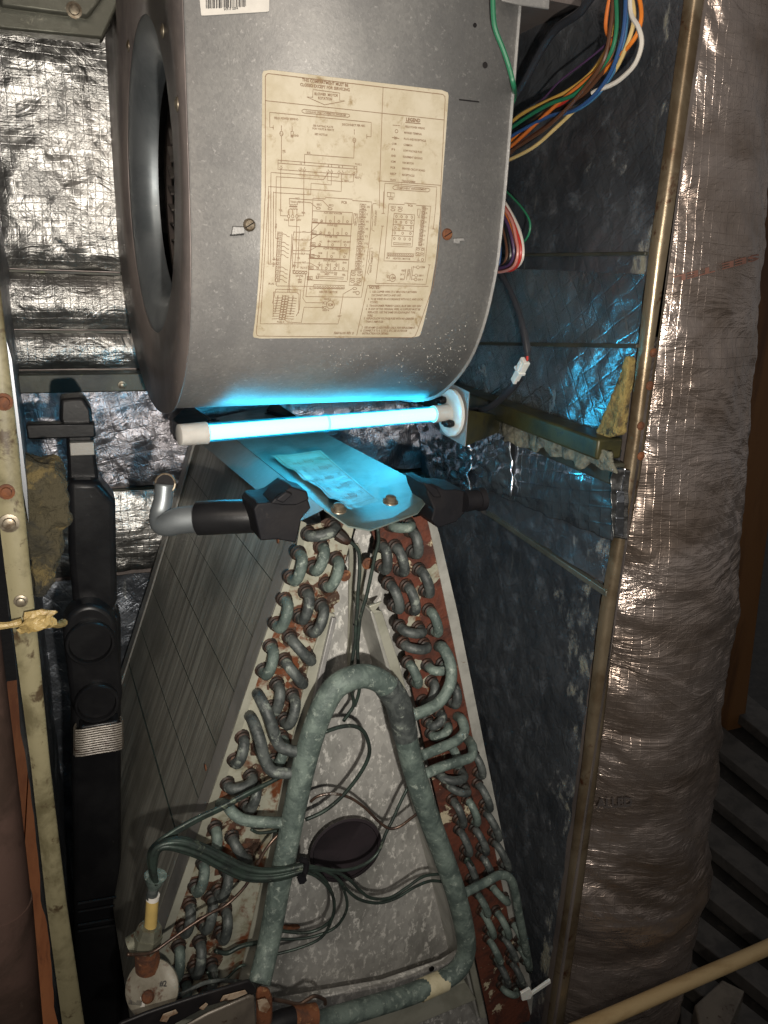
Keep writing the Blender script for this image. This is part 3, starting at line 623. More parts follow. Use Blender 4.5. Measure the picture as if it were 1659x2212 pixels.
ln_((1160,1002),(1148,992),(1148,980),(1164,970),(1428,992),(1444,1000),(1442,1012),(1426,1021),(1160,1002)); tx('COMPONENT ARRANGEMENT',(1178,996),(1416,1010),15)
ribbon(ink,[za(1075,1149),za(1084,952),za(1498,982),za(1488,1149),zb(1470,294)],LW,H); ln_((1064,272),(1012,724),(1412,732),(1440,578),z=zb); ln_((1072,170),(1075,0),z=zb)
for a,b in (((1060,170),(1082,171)),((1056,271),(1076,272)),((1464,293),(1482,295)),((1430,577),(1448,578))): ln_(a,b,z=zb)
ln_((1104,1025),(1161,1030),(1159,1062),(1104,1058),(1104,1025)); ln_((1132,1028),(1131,1060)); tx('GND',(1114,1082),(1152,1084),15)
B_=zb
def lb(*p,w_=LW): ln_(*p,z=B_,w_=w_)
def tb(s,a,b,h,bold=.022): tx(s,a,b,h,z=B_,bold=bold)
def cb(x,y,rx,ry=None,n=10): ribbon(ink,[zb(*p) for p in circ((x,y),rx,ry,n)],LW,H)
# PCB block
lb((456,828),(498,440),(512,50),(610,56),(612,44),(826,58),(826,68),(980,80),(970,300),(930,640),(898,834),(456,828))
tb('PCB',(738,92),(782,95),20); tb('RED',(374,60),(408,62),16); tb('BRN',(396,87),(430,89),16); tb('TRAN',(331,86),(380,89),17)
lb((324,52),(372,54)); lb((412,58),(588,68),(640,122)); lb((324,52),(324,96)); lb((388,98),(388,78),(396,78)); lb((434,80),(494,86),(534,120))
for k in range(5): lb((326+k*13,98),(332+k*13,106),(338+k*13,98)); lb((326+k*13,140),(332+k*13,130),(338+k*13,140))
lb((326,112),(386,114)); lb((326,118),(386,120))
tb('SEC1',(541,106),(580,109),15); tb('SEC2',(637,112),(676,115),15); cb(554,129,17,9); cb(648,134,17,9)
for k,(x,s) in enumerate(((319,'Com'),(351,'208V'),(384,'230V'))): cb(x,193,10,14,8); lb((x,140),(x,178)); tb(s,(x-38+k*16,228),(x-2+k*18,230),15)
lb((256,0),(254,188),(306,190)); lb((440,0),(438,190),(396,190)); tb('YEL',(240,152),(270,154),15); tb('BLK',(422,172),(452,174),15)
lb((319,208),(318,270),(405,276),(392,600)); lb((384,208),(378,470),(362,620))
rows=[('AUX HEAT KW/CFM',598,742,162,250,'VIO'),('AC/HP SIZE',625,706,258,345,'BLU'),('SYSTEM TYPE',608,706,350,438,'ORN'),('AC/HP CFM ADJUST',594,736,444,530,'BLK'),('ON/OFF DELAY',592,700,538,622,'WHT'),('CONTINUOUS FAN',572,704,630,705,'YEL')]
for i,(s,x0,x1,y0,y1,tg) in enumerate(rows):
    xl=510-i*8; xr=826-i*9
    if i<5: lb((xl,y0-12),(xr,y0+2)); 
    tb(s,(x0,y0+10),(x1,y0+18),15); lb((xl,y1-8),(xr,y1+4))
    lb((xl-2,y1-36),(xl+38,y1-34),(xl+38,y1-10),(xl-4,y1-12),(xl-2,y1-36)); tb(tg,(xl+2,y1-15),(xl+34,y1-14),14)
    n=4 if i in(0,1,4) else 3
    if i<5:
        for k in range(n):
            x=xl+72+k*(68 if n==4 else 102); cb(x,y1-20+k*2,8,9,8)
            if k: lb((x-34,y0+30),(x-36,y1-6))
lb((826,165),(786,700)); lb((510,150),(475,700))
lb((540,680),(755,690),(755,676),(540,666),(540,680)); lb((538,662),(538,686),(556,687),(556,664)); 
for s,x in (('LO',545),('MED.',605),('HI',680),('YEL',742)): tb(s,(x,656+ (x-545)*.03),(x+10*len(s),658+(x-545)*.03),14)
for s,x,y in (('AC',564,400),('HP-COMFORT',627,400),('HP-EFF',750,404),('NOM',553,490),('LO',663,490),('HI',762,494),('ENH',748,566)): tb(s,(x,y),(x+ 10.5*len(s),y+2),14)
for x,y in ((558,570),(625,572),(693,575)): tb('0',(x,y-4),(x+9,y-3),11); lb((x-6,y+2),(x+18,y+3)); tb('90',(x-2,y+18),(x+14,y+19),11)
for (x,y,s,ex,ey) in ((424,325,'VIO',580,232),(420,386,'BLU',574,328),(414,470,'ORN',570,420),(420,496,'BLK',562,510),(424,566,'WHT',556,600)):
    tb(s,(x,y),(x+32,y+1),15); lb((x-64,y-6),(x-4,y-5)); lb((x+36,y-4),(x+66,y-3),(ex,ey)); 
lb((362,316),(352,360),(350,600)); 
# terminals
for k,s in enumerate(('DH','R','W1','W2','Y1','YY2','G','O','C')):
    x=912-k*4.6; y=118+k*58.5
    lb((x-25,y-22),(x+22,y-20),(x+20,y+22),(x-26,y+20),(x-25,y-22)); cb(x-2,y,15,16); lb((x-12,y),(x+8,y)); lb((x-2,y-10),(x-2,y+10)); tb(s,(x+30,y+8),(x+30+11*len(s),y+10),16)
    lb((x-32,y+26),(x+26,y+28))
lb((838,172),(868,174),(862,252),(834,250),(838,172)); cb(853,182,5); cb(849,240,5); lb((853,188),(858,205),(846,220),(850,234)); tb('F1',(841,268),(858,269),15)
lb((1012,92),(990,94),(984,118),(990,190),(982,204),(990,222),(980,300),(1000,312)); lb((985,446),(966,446),(962,530),(954,548),(962,570),(946,640),(956,652))
def vtx(s,a,b,h,z=zb):
    A=z(*a);B=z(*b); vs,fs,w_=textmesh(s,.012); HA=Vector(hit(*A));HB=Vector(hit(*B)); ex=(HB-HA)/w_; up=Vector((ex.y,-ex.x)).normalized(); e=(Vector(hit(A[0]+h/3.692/.7,A[1]))-HA).length
    ink.add([surf(HA.x+ex.x*v.x+up.x*e*v.y,HA.y+ex.y*v.x+up.y*e*v.y,H) for v in vs],fs)
vtx('OUTDOOR UNIT',(1014,270),(1022,146),15); vtx('INDOOR THERMOSTAT',(976,640),(994,470),15)
lb((818,620),(908,626),(896,742),(800,738),(818,620)); 
for x,y,s in ((835,655,'AUX1'),(882,656,'HUM1'),(828,708,'AUX2'),(876,709,'HUM2')): cb(x,y,16,8); tb(s,(x-18,y-16),(x+18,y-15),12)
tb('24VAC',(834,736),(882,738),14); cb(845,764,16,9); cb(868,800,14,14); tb('GRY',(828,798),(856,799),12); lb((830,764),(754,808),(728,968)); lb((724,996),(712,1044),(94,1042),(160,0)); tb('GRY',(708,990),(738,991),15)
lb((520,734),(766,742),(762,768),(516,764),(520,734))
for k in range(12): cb(530+k*20.3,753+k*.6,7,8,7)
tb('PL1',(482,772),(506,773),15); tb('HEATER / MOTOR',(562,800),(708,802),17)
# plug 1
lb((232,318),(268,320),(246,714),(210,712),(232,318))
for k in range(12):
    x=249-k*1.9; y=337+k*32.6; lb((x-12,y-10),(x+12,y-10),(x+11,y+12),(x-13,y+12),(x-12,y-10)); tb(str(12-k),(x-6,y+8),(x+6,y+8),14)
    if k not in (1,6,7): lb((x+18,y),(x+30,y-4),(x+46,y+2),(x+60,y+16),(x+76,y+20))
lb((344,338),(324,790)); lb((355,360),(312,790)); tb('PLUG 1',(158,734),(214,735),15); lb((224,740),(223,720)); lb((224,744),(516,748))
vtx('BRN',(224,290),(226,254),14); vtx('VIO',(208,544),(210,518),14); vtx('RED',(204,592),(206,556),14)
lb((256,188),(254,188)); 
for x,ye in ((176,560),(196,530),(216,370),(156,570)): lb((x+2,0),(x,ye)); 
lb((216,370),(240,371)); lb((190,536),(232,537)); lb((160,570),(228,571))
tb('YEL',(384,530),(410,531),15); tb('BLK',(352,590),(380,591),15); tb('PLUG 3',(412,606),(466,608),15)
lb((352,622),(466,628),(464,650),(352,646),(352,622)); 
for k in range(5): cb(364+k*23,635+k,9,10,8)
tb('GRN/YEL',(373,670),(436,672),14); lb((408,676),(406,692)); lb((394,692),(418,693)); lb((394,704),(394,692)); lb((406,704),(406,692)); lb((418,704),(418,692)); tb('GND',(392,720),(424,722),15)
lb((218,770),(416,776),(404,932),(380,980)); lb((200,792),(384,796)); lb((200,792),(196,980)); lb((384,796),(402,812),(398,960)); lb((218,770),(190,880))
lb((270,820),(322,822),(292,1012),(242,1010),(270,820)); lb((296,821),(268,1011))
for k in range(9):
    y=838+k*20.5; x=283-k*3.2; lb((x-12,y-8),(x+8,y-8),(x+6,y+8),(x-13,y+8),(x-12,y-8)); lb((x+14,y-8),(x+32,y-8),(x+30,y+8),(x+13,y+8)); lb((x-20,y),(x-70,y+2)); lb((x+36,y),(x+100,y+4))
for k,s in enumerate(('ORN','GRY','VIO','RED','WHT')): vtx(s,(238-k*5,848+k*27),(240-k*5,818+k*27),12)
for k,s in enumerate(('BRN','VIO','ORN','BLU','BLK')): vtx(s,(358-k*5,850+k*30),(360-k*5,820+k*30),12)
tb('PLUG 4',(226,1034),(280,1036),14); lb((294,1014),(310,1030),(420,1034),(442,912),(596,914)); lb((456,650),(432,840),(456,876),(602,878)); lb((590,868),(602,878),(590,888)); lb((586,904),(598,914),(586,924))
cb(652,893,31,32,20); tb('ICM',(632,902),(670,903),20); tb('RECP 3',(600,855),(652,857),14); tb('RECP 4',(588,942),(640,943),14); lb((602,870),(622,871),(620,888),(602,887)); lb((598,906),(618,907),(616,922),(596,920))
tb('326014-101 REV. D',(676,1124),(838,1126),18)
# component arrangement
lb((1116,95),(1240,101),(1240,88),(1335,96),(1334,106),(1450,114),(1406,556),(1078,546),(1116,95)); tb('PCB',(1268,116),(1306,118),16)
tb('SEC1',(1130,124),(1170,127),14); tb('SEC2',(1186,129),(1226,132),14); cb(1148,142,17,9); cb(1205,146,17,9)
lb((1158,172),(1322,182),(1302,438),(1136,432),(1158,172))
for k in range(5):
    lb((1158-k*5,172+k*43.5),(1322-k*4,182+k*43.5)) if k else None
    for j in range(4 if k not in(2,3) else 3): x=1176-k*4+j*(41 if k not in(2,3) else 62); cb(x,194+k*44+j*2,7,10,7)
lb((1152,404),(1292,410),(1292,422),(1152,418),(1152,404)); lb((1346,136),(1366,137),(1362,190),(1344,188),(1346,136)); tb('F1',(1346,208),(1362,209),14)
for k in range(9): x=1396-k*3.6; y=132+k*35.5; lb((x-15,y-14),(x+14,y-13),(x+13,y+14),(x-16,y+13),(x-15,y-14)); cb(x,y,10,11,8); lb((x-9,y),(x+9,y+1)); tb(('DH','R','W1','W2','Y1','Y2','G','O','C')[k],(x+18,y+6),(x+30,y+7),11)
lb((1104,484),(1316,492),(1312,514),(1102,508),(1104,484))
for k in range(12): cb(1114+k*17.6,498+k*.7,6,7,6)
tb('PL1',(1096,530),(1122,531),14); tb('HEATER / MOTOR',(1148,534),(1288,540),15); lb((1334,442),(1402,446),(1396,508),(1330,504),(1334,442))
for x,y in ((1350,456),(1384,458),(1346,488),(1380,490)): cb(x,y,12,7,8)
cb(1384,538,9,12,8); lb((1350,526),(1350,546)); lb((1340,540),(1362,541))
tb('RED',(1216,628),(1250,630),14); tb('24 V',(1206,660),(1236,661),14); tb('BRN',(1206,698),(1238,699),14); tb('COM',(1366,602),(1402,604),15); tb('208 V',(1352,668),(1392,670),14); tb('230 V',(1346,700),(1388,702),14)
cb(1348,597,12,13,6); cb(1334,662,12,13,6); cb(1330,693,12,12,6); lb((1310,594),(1336,596)); lb((1304,660),(1322,661)); lb((1300,690),(1318,692)); lb((1252,612),(1238,694)); lb((1270,612),(1258,694)); lb((1312,590),(1296,696)); lb((1300,594),(1284,694)); vtx('TRAN',(1284,664),(1288,612),15)
cb(1146,681,24,29,18); tb('ICM',(1130,688),(1164,690),16); lb((1104,664),(1122,665)); lb((1104,664),(1104,680),(1120,681)); lb((1102,700),(1122,701)); 
# notes
lb((975,740),(948,741),(862,1133)); lb((948,741),(1430,748))
tb('NOTES:',(957,766),(1042,769),24,bold=.035)
for s,x0,y0,x1 in (('1.  USE COPPER WIRE (75 C MIN) ONLY BETWEEN',962,798,1338),('DISCONNET SWITCH AND UNIT.',978,826,1216),('2.  TO BE WIRED IN ACCORDANCE WITH N.E.C. AND LOCAL',950,855,1388),('CODES.',966,881,1028),('3.  TRANSFORMER PRIMARY LEADS, BLUE 208V, RED 230V',938,908,1374),('4.  IF ANY OF THE ORIGINAL WIRE, AS SUPPLIED MUST BE',932,934,1366),('REPLACED, USE THE SAME OR EQUIVALENT TYPE',948,960,1326),('WIRE.',944,986,990),('5.  REPLACE LOW VOLTAGE FUSE WITH NO GREATER',916,1008,1316),('THAN 5 AMP FUSE.',932,1034,1072),('7.  USE 60 AMP CLASS K FUSES ONLY, FOR REPLACEMENT.',898,1080,1328),('8.  CONNECT R TO R, G TO G, ETC. SEE OUTDOOR',890,1104,1262),('INSTRUCTION FOR DETAILS.',904,1127,1114)):
    tb(s,(x0,y0),(x1,y0+(x1-x0)*.008),16)
part('printing',ink,'ink',wl,smooth=False)
bl_=label_sheet([(424,-60),(582,-60),(580,26),(434,35)],.0016,'white_label','barcode_label')
ink2=MB(); x=443.
while x<529:
    wd=random.choice((1.1,1.1,2.0,2.8)); ribbon(ink2,[(x+wd/2,-40),(x+wd/2+.6,19-(x-443)*.055)],wd*.00043,.0021); x+=wd+random.choice((1.0,1.6,2.4))
ptext(ink2,'HY-7 22N',(483,24),(513,21),5,.0021,.03)
part('barcode_print',ink2,'black_ink',bl_,smooth=False)
# ================================================================== UV LAMP
la,lb_=P(385,940,'z',-.193),P(990,890,'z',-.193)
ax=(lb_-la).normalized(); LL=(lb_-la).length
lamp=thing('uv_lamp','glowing cyan ultraviolet tube lamp with white ends and round flange','lamp',(la+lb_)/2)
def onl(u): 
    best=min(range(401),key=lambda i: abs(projU(la.lerp(lb_,i/400))-u)); return LL*best/400
def projU(p):
    d=p-O; return 829.5+FPX*d.dot(CR)/d.dot(CF)
t0,t1,t2=onl(447),onl(935),onl(958)
R0=.0083
part('glowing_tube',MB().lathe(la+ax*t0,ax,[(0,R0),(t1-t0,R0)],sides=24),emis('lamp_glow',(.034,.62,1.0),33.0),lamp)
gm,gt,gn,gl,GB=newmat('lamp_glass_sleeve')
tr=N(gt,'ShaderNodeBsdfTransparent'); em=N(gt,'ShaderNodeEmission'); em.inputs[0].default_value=(*UVC,1); em.inputs[1].default_value=1.0
gz=N(gt,'ShaderNodeBsdfGlossy'); gz.inputs['Roughness'].default_value=.08
mx=N(gt,'ShaderNodeMixShader'); mx.inputs[0].default_value=.35; gl.new(tr.outputs[0],mx.inputs[1]); gl.new(em.outputs[0],mx.inputs[2])
mx2=N(gt,'ShaderNodeMixShader'); mx2.inputs[0].default_value=.04; gl.new(mx.outputs[0],mx2.inputs[1]); gl.new(gz.outputs[0],mx2.inputs[2])
gl.new(mx2.outputs[0],gn['Material Output'].inputs[0])
part('glass_sleeve',MB().lathe(la+ax*t0,ax,[(-.002,.0108),(t1-t0+.002,.0108)],sides=28,cap=False),gm,lamp)
part('joint_band',MB().lathe(la+ax*(onl(703)-.0015),ax,[(0,.0109),(0,.0116),(.003,.0116),(.003,.0109)],sides=28,cap=False),gm,lamp)
part('end_cap',MB().lathe(la,ax,[(0,.0095),(.001,.0122),(t0-.001,.0128),(t0,.0118)],sides=28),'cap',lamp)
part('end_cap',MB().lathe(la+ax*t1,ax,[(0,.0108),(.001,.0118),(t2-t1+.012,.0122)],sides=28),'cap',lamp)
fx=la+ax*(onl(968))
fn_=(ax*1.0+Vector((0,-.10,.02))).normalized()
part('flange',MB().lathe(fx,fn_,[(0,.019),(.0005,.030),(.002,.0325),(.006,.033),(.008,.030),(.008,.012)],sides=44),'whitep',lamp,label='round white plastic flange')
for s_u,s_v,dz in ((972,905,-.012),(950,886,.016)):
    c=fx+ZZ*dz-DD*(.014 if dz<0 else -.01)-ax*.004; m=MB().lathe(c,ax,[(-.010,.0035),(-.002,.0055),(.0,.0055),(.014,.002)],sides=12); m.box(c-ax*.010-DD*.009-ZZ*.002,ax*.006,DD*.018,ZZ*.005); part('wing_nut',m,'black',lamp,bevel=.001)
brn=Vector((1,.12,0)).normalized()
# square steel mounting plate behind the flange, with its side wing running to the rail
bp=[(950,840),(1001,855),(994,948),(968,946),(950,905)]
c0=fx+ax*.010
m=MB(); w2=(DD*-.02); 
q=[c0+DD*.036+ZZ*.040,c0-DD*.036+ZZ*.034,c0-DD*.036-ZZ*.040,c0+DD*.036-ZZ*.036]; m.poly(q,ax*.0012); part('mounting_plate',m,'galv',lamp)
m=MB(); q=[c0-DD*.036+ZZ*.010,c0-DD*.036-ZZ*.040,P(1068,934,'x',XW-.022),P(1086,930,'x',XW-.012),P(1090,900,'x',XW-.012)]; m.poly(q,(0,.0012,0)); part('bracket_wing',m,'rail',lamp,label='yellow-green side wing of the bracket')
cols={'orange':(.62,.17,.035),'bright orange':(.75,.22,.03),'cream yellow':(.62,.46,.20),'yellow':(.55,.34,.08),'blue':(.03,.08,.22),'light blue':(.05,.16,.30),'purple':(.07,.035,.09),'white':(.66,.62,.56),'brown':(.10,.045,.025),'black':(.012,.012,.014),'green':(.02,.16,.08),'red':(.50,.04,.03),'pink':(.55,.22,.18),'grey':(.13,.13,.13),'tan':(.38,.25,.13)}
for k_,c_ in cols.items(): M['w_'+k_]=plain(k_.replace(' ','_')+'_wire_sheath',c_,.36)
# ================================================================== CABLE + CONNECTOR
cbl=thing('lamp_power_cable','black lamp cable joined by a white plug below the wires','cable',P(1130,800,'x',.55))
def px(pix,x): return [P(u,v,'x',x) for u,v in pix]
up=px([(1062,560),(1078,583),(1098,620),(1117,665),(1131,715)],.545)+px([(1138,760),(1142,782)],.545)
part('cable',MB().tube(up,.0042,12),'cable',cbl); part('cable',MB().tube(px([(1131,712),(1136,740),(1139,762)],.545),.0050,12),'cable',cbl)
lo=px([(1121,818),(1108,835),(1092,852),(1072,870),(1052,882),(1030,886)],.545)+[fx+ax*.02+DD*.004,fx+ax*.008]
part('cable',MB().tube(lo,.0046,12),'cable',cbl); part('cable_sleeve',MB().tube([lo[0],lo[1],lo[2]],.0058,12),'cable',cbl)
A=P(1142,778,'x',.545);B=P(1118,822,'x',.545); d_=(B-A); dl=d_.length; d_.normalize(); sd=Vector((-1,0,0)).cross(d_).normalized(); fr=Vector((-1,0,0))
def obox(m,o,l0,l1,w_,h_,h0=0): return m.box(o+d_*l0-sd*w_/2+fr*h0,d_*(l1-l0),sd*w_,fr*h_)
con=part('connector',obox(MB(),A,.000,.020,.0125,.009),'whitep',cbl,bevel=.0008); part('connector_latch',obox(MB(),A,.004,.016,.005,.002,.0085),'whitep',con,bevel=.0004)
part('connector',obox(MB(),A,.0195,dl+.002,.0095,.007,.001),'whitep',cbl,bevel=.0006); part('connector_lip',obox(MB(),A,.0165,.0205,.0150,.0105,-.0006),'whitep',con,bevel=.0005)
part('connector_wire',MB().tube([P(1139,770,'x',.543),P(1140,780,'x',.543)],.002,8,1),'w_red',cbl)
# ================================================================== WIRES
LAST='top bundle of coloured wires right of the blower'
wires=[
('orange','orange wire bowed furthest left of the upper bundle, passing behind the blower',[(985,-60),(962,60),(960,130),(985,200),(960,270),(870,350),(760,440),(640,550),(530,650),(420,740)],0,.0021),
('bright orange','bright orange wire bowed furthest right at the top of the upper bundle',[(1090,-60),(1110,30),(1108,100),(1080,170),(1010,250),(920,335),(800,420),(680,510),(520,630),(420,700)],3,.0022),
('cream yellow','cream yellow wire along the lowest edge of the upper bundle',[(1060,-60),(1080,60),(1062,160),(1000,300),(910,400),(820,480),(740,555),(640,640),(515,702),(420,740)],2,.0022),
('yellow','dull yellow wire running along the upper edge of the upper bundle',[(1010,-60),(1000,100),(960,220),(900,310),(800,390),(700,440),(600,490),(525,548),(420,620)],1,.0022),
('tan','tan wire in the middle of the upper bundle beside the brown ones',[(1000,-60),(985,140),(945,240),(880,330),(790,420),(700,480),(600,560),(525,640),(420,720)],4,.002),
('blue','dark blue wire along the right side of the upper bundle',[(1045,-60),(1040,90),(1020,200),(975,320),(900,420),(815,480),(720,500),(600,560),(520,610),(420,690)],-1,.0021),
('light blue','lighter blue wire leaving the upper bundle low beside the white end',[(1050,-60),(1045,120),(1015,260),(960,360),(905,425),(830,475),(740,500)],1,.0021),
('purple','thin purple wire stretched loose left of the upper bundle',[(1060,20),(1030,110),(960,190),(880,258),(760,350),(700,415),(640,470),(540,560)],2,.0011),
('white','white wire looping out to the right of the upper bundle',[(1062,-40),(1068,60),(1100,120),(1113,190),(1085,275),(1030,335),(985,365),(932,386),(900,402)],1,.0024),
('brown','brown wire just under the orange wires of the upper bundle',[(1025,-60),(1010,120),(975,260),(880,390),(780,480),(680,560),(580,630),(515,690),(420,760)],1,.0022),
('brown','second brown wire, hugging the cream yellow wire of the upper bundle',[(995,-60),(978,130),(945,270),(860,390),(770,490),(690,560),(600,620),(510,680),(420,760)],-2,.0022),
('black','black wire between the blue and the brown wires of the upper bundle',[(1018,-60),(1030,120),(1000,260),(950,350),(860,430),(760,470),(660,520),(522,600),(420,690)],0,.0022),
('green','dark green wire under the yellow one where the upper bundle nears the blower',[(1000,-50),(1005,120),(975,240),(905,330),(820,410),(720,448),(620,505),(525,572),(420,660)],-2,.0022),
('red','orange red wire in the lower middle of the upper bundle',[(1012,-60),(1002,120),(965,240),(900,330),(800,425),(700,490),(610,580),(520,660),(420,720)],2,.0020),
]
g='coloured wires bundled beside the blower'
for i,(c_,l_,pts,dx,r) in enumerate(wires):
    x=.548+dx*.0028; pp=[P(*zq(2,p),'x',x+.003*math.sin(i*2.1+j*.8)) for j,p in enumerate(pts)]
    top('wire',MB().tube(pp,r,8,5),'w_'+c_,l_,'wire',g)
low=[
('white','white wire on the outer side of the lower wire loop',[(470,800),(505,850),(545,915),(580,985),(597,1050),(598,1110),(575,1150),(520,1165),(470,1120)],3,.0023),
('red','red wire next to the white one in the lower wire loop',[(470,815),(505,870),(545,935),(575,1010),(590,1070),(585,1125),(555,1165),(500,1165),(470,1140)],1,.0022),
('orange','orange wire inside the lower wire loop',[(470,830),(505,890),(540,960),(565,1030),(576,1090),(560,1140),(510,1160),(470,1150)],2,.002),
('purple','purple wire in the middle of the lower wire loop',[(470,840),(500,900),(535,970),(555,1040),(560,1100),(540,1145),(490,1160),(460,1150)],0,.0021),
('black','black wire in the lower wire loop beside the purple one',[(470,850),(498,910),(525,980),(542,1050),(545,1110),(520,1150),(460,1160)],1,.0023),
('brown','brown wire in the lower wire loop near the blower edge',[(470,860),(495,920),(515,990),(530,1060),(528,1120),(500,1155),(450,1160)],3,.0022),
('blue','blue wire hugging the blower edge in the lower wire loop',[(470,890),(488,960),(496,1030),(500,1090),(490,1150),(450,1180)],2,.0024),
('pink','pale pink wire behind the others in the lower wire loop',[(470,825),(507,880),(550,950),(570,1030),(578,1090),(560,1150),(505,1175),(450,1170)],-1,.0019),
]
for i,(c_,l_,pts,dx,r) in enumerate(low):
    pp=[P(*zq(2,p),'x',.535+dx*.0028+.002*math.sin(i+j)) for j,p in enumerate(pts)]; top('wire',MB().tube(pp,r,8,5),'w_'+c_,l_,'wire',g)
top('wire',MB().tube([P(*zq(2,p),'x',.55) for p in [(480,780),(512,812),(560,858),(605,910),(630,960),(626,1010),(600,1048),(560,1070)]],.0014,8),'w_green','thin loose green wire loop below the upper bundle','wire',g)
top('wire',MB().tube([P(*zq(2,p),'d',.700) for p in [(470,-60),(472,60),(482,130),(515,215),(540,290),(560,370)]]+[P(*zq(2,p),'d',.735) for p in [(563,420),(545,455),(500,500)]],.0024,8),'w_green','single green wire hanging in front of the blower’s top right edge','wire',g)
top('cable',MB().tube([P(*zq(2,p),'x',.55) for p in [(930,-60),(880,10),(840,58),(750,120),(690,200),(640,290),(600,365),(545,445),(480,540)]],.0047,10),'cable','thick black cable running diagonally down behind the blower top right','cable')
# ================================================================== COIL
DC=.715
coil=thing('evaporator_coil','corroded A-shaped evaporator coil with green copper bends and rusty plates','cooling coil',LP(.3,.95,-1.2))
def PD(u,v,d=DC): return P(u,v,'d',d)
plL=[(655,1140),(641,1180),(612,1265),(560,1410),(520,1530),(480,1650),(400,1880),(330,2080),(300,2230),(505,2230),(560,1960),(600,1790),(650,1560),(700,1335),(738,1240),(762,1150),(765,1135),(700,1128)]
plate_l=part('end_plate',MB().poly([PD(u,v) for u,v in plL],DD*.002),'platel',coil,label='left end plate, cream with rust blotches')
plR=[(934,1108),(948,1150),(990,1330),(1036,1560),(1080,1780),(1125,2010),(1160,2200),(1062,2230),(1030,2080),(985,1900),(935,1690),(893,1500),(860,1330),(822,1200),(800,1142),(850,1130)]
plate_r=part('end_plate',MB().poly([PD(u,v) for u,v in plR],DD*.002),'plater',coil,label='right end plate, mostly dark red rust')
rimR=[(928,1108),(934,1108),(948,1150),(990,1330),(1036,1560),(1080,1780),(1125,2010),(1160,2200),(1148,2200),(1105,2010),(1058,1780),(1015,1560),(968,1330),(930,1150),(920,1108)]
part('plate_rim',MB().poly([PD(u,v,DC-.0015) for u,v in rimR],DD*.0013),'platerim',coil)
rimL=[(650,1125),(641,1180),(612,1265),(560,1410),(520,1530),(480,1650),(400,1880),(330,2080),(300,2230),(316,2230),(346,2085),(418,1880),(497,1655),(535,1535),(575,1412),(627,1267),(655,1185),(662,1130)]
part('plate_rim',MB().poly([PD(u,v,DC-.0015) for u,v in rimL],DD*.0013),'flange',coil)
# fin slabs
def slab_fins(edge,depth,name,lab,inward):
    """outer face of the slab: front edge line swept back along the coil"""
    E=[PD(u,v,DC+.002) for u,v in edge]; L=[0]
    for i in range(1,len(E)): L.append(L[-1]+(E[i]-E[i-1]).length)
    def fn(a,b):
        s=b*L[-1]; i=0
        while i<len(E)-2 and L[i+1]<s: i+=1
        p=E[i].lerp(E[i+1],(s-L[i])/(L[i+1]-L[i]))+NN*inward
        return p+DD*(a*depth),a*depth,s
    return part(name,MB().grid(fn,30,60),'fin',coil,label=lab)
slab_fins([(650,1120),(641,1180),(560,1410),(480,1650),(400,1880),(330,2080),(290,2260)],.52,'fin_block','left fin block, grey vertical fins with diagonal tube lines',.0)
slab_fins([(924,1090),(948,1150),(1036,1560),(1125,2010),(1165,2230)],.50,'fin_block','right fin block outer face',0)
# flanges of the slab at front and back (light strip) and faint tube lines on the face
m=MB().poly([PD(u,v,DC+.0025) for u,v in [(641,1180),(560,1410),(480,1650),(400,1880),(330,2080),(290,2260)]]+[PD(u,v,DC+.0025)+DD*.028 for u,v in [(290,2260),(330,2080),(400,1880),(480,1650),(560,1410),(641,1180)]],-NN*.0012); part('slab_flange',m,'skirt',coil)
m=MB().poly([PD(u,v,DC)+DD*.49 for u,v in [(641,1150),(560,1410),(480,1650),(400,1880),(330,2080)]]+[PD(u,v,DC)+DD*.515 for u,v in [(330,2080),(400,1880),(480,1650),(560,1410),(641,1150)]],-NN*.003); part('slab_flange',m,'skirt',coil)
E0=PD(641,1180,DC+.002);E1=PD(330,2080,DC+.002)
for k in range(6):
    p=E0.lerp(E1,.10+k*.13)-NN*.0006; part('tube_line',MB().tube([p+DD*.03,p+DD*.24,p+DD*.49],.0004,5,1),'capill',coil)
for (f_,d1) in ((.02,.05),(.02,.12),(.55,.035)):
    p=E0.lerp(E1,f_)+DD*d1; part('hole',MB().lathe(p-NN*.0015,-NN,[(0,.004),(.001,.004)],sides=12),'rust',coil)
# inner panel
pan=[(770,1140),(740,1240),(706,1330),(640,1600),(560,1960),(500,2240),(1060,2240),(1030,2080),(985,1900),(935,1690),(893,1500),(860,1330),(822,1210),(800,1140)]
part('access_panel',MB().poly([PD(u,v,DC+.050) for u,v in pan],DD*.0015),'panel',coil,label='spangled zinc panel between the two slabs')
def strip(pix,mt,d,th=.006,bev=.001,name='panel_flange',lab=None): return part(name,MB().poly([PD(u,v,d) for u,v in pix],DD*th),mt,coil,bevel=bev,label=lab)
strip([(706,1322),(725,1328),(700,1420),(640,1680),(580,1950),(528,2190),(500,2190),(560,1930),(620,1650),(672,1420)],'flange',DC-.003,.056)
strip([(718,1335),(728,1336),(640,1720),(585,1960),(536,2190),(528,2190),(578,1950),(632,1700)],'galv',DC-.008,.058)
strip([(797,1310),(806,1315),(826,1322),(862,1430),(893,1548),(905,1600),(950,1770),(1000,1960),(1052,2200),(1038,2200),(985,1960),(930,1750),(880,1570),(835,1420)],'flange',DC-.002,.054)
strip([(800,1322),(806,1320),(890,1600),(980,1960),(1036,2200),(1030,2200),(970,1950),(878,1590)],'platerim',DC-.007,.058)
strip([(797,1310),(826,1300),(812,1318),(828,1322),(806,1326)],'flange',DC-.008,.004,name='bent_tab')
strip([(752,1160),(760,1160),(765,1190),(762,1330),(758,1470),(752,1470),(754,1330),(755,1190)],'flange',DC+.045,.004,.0005,name='panel_crease')
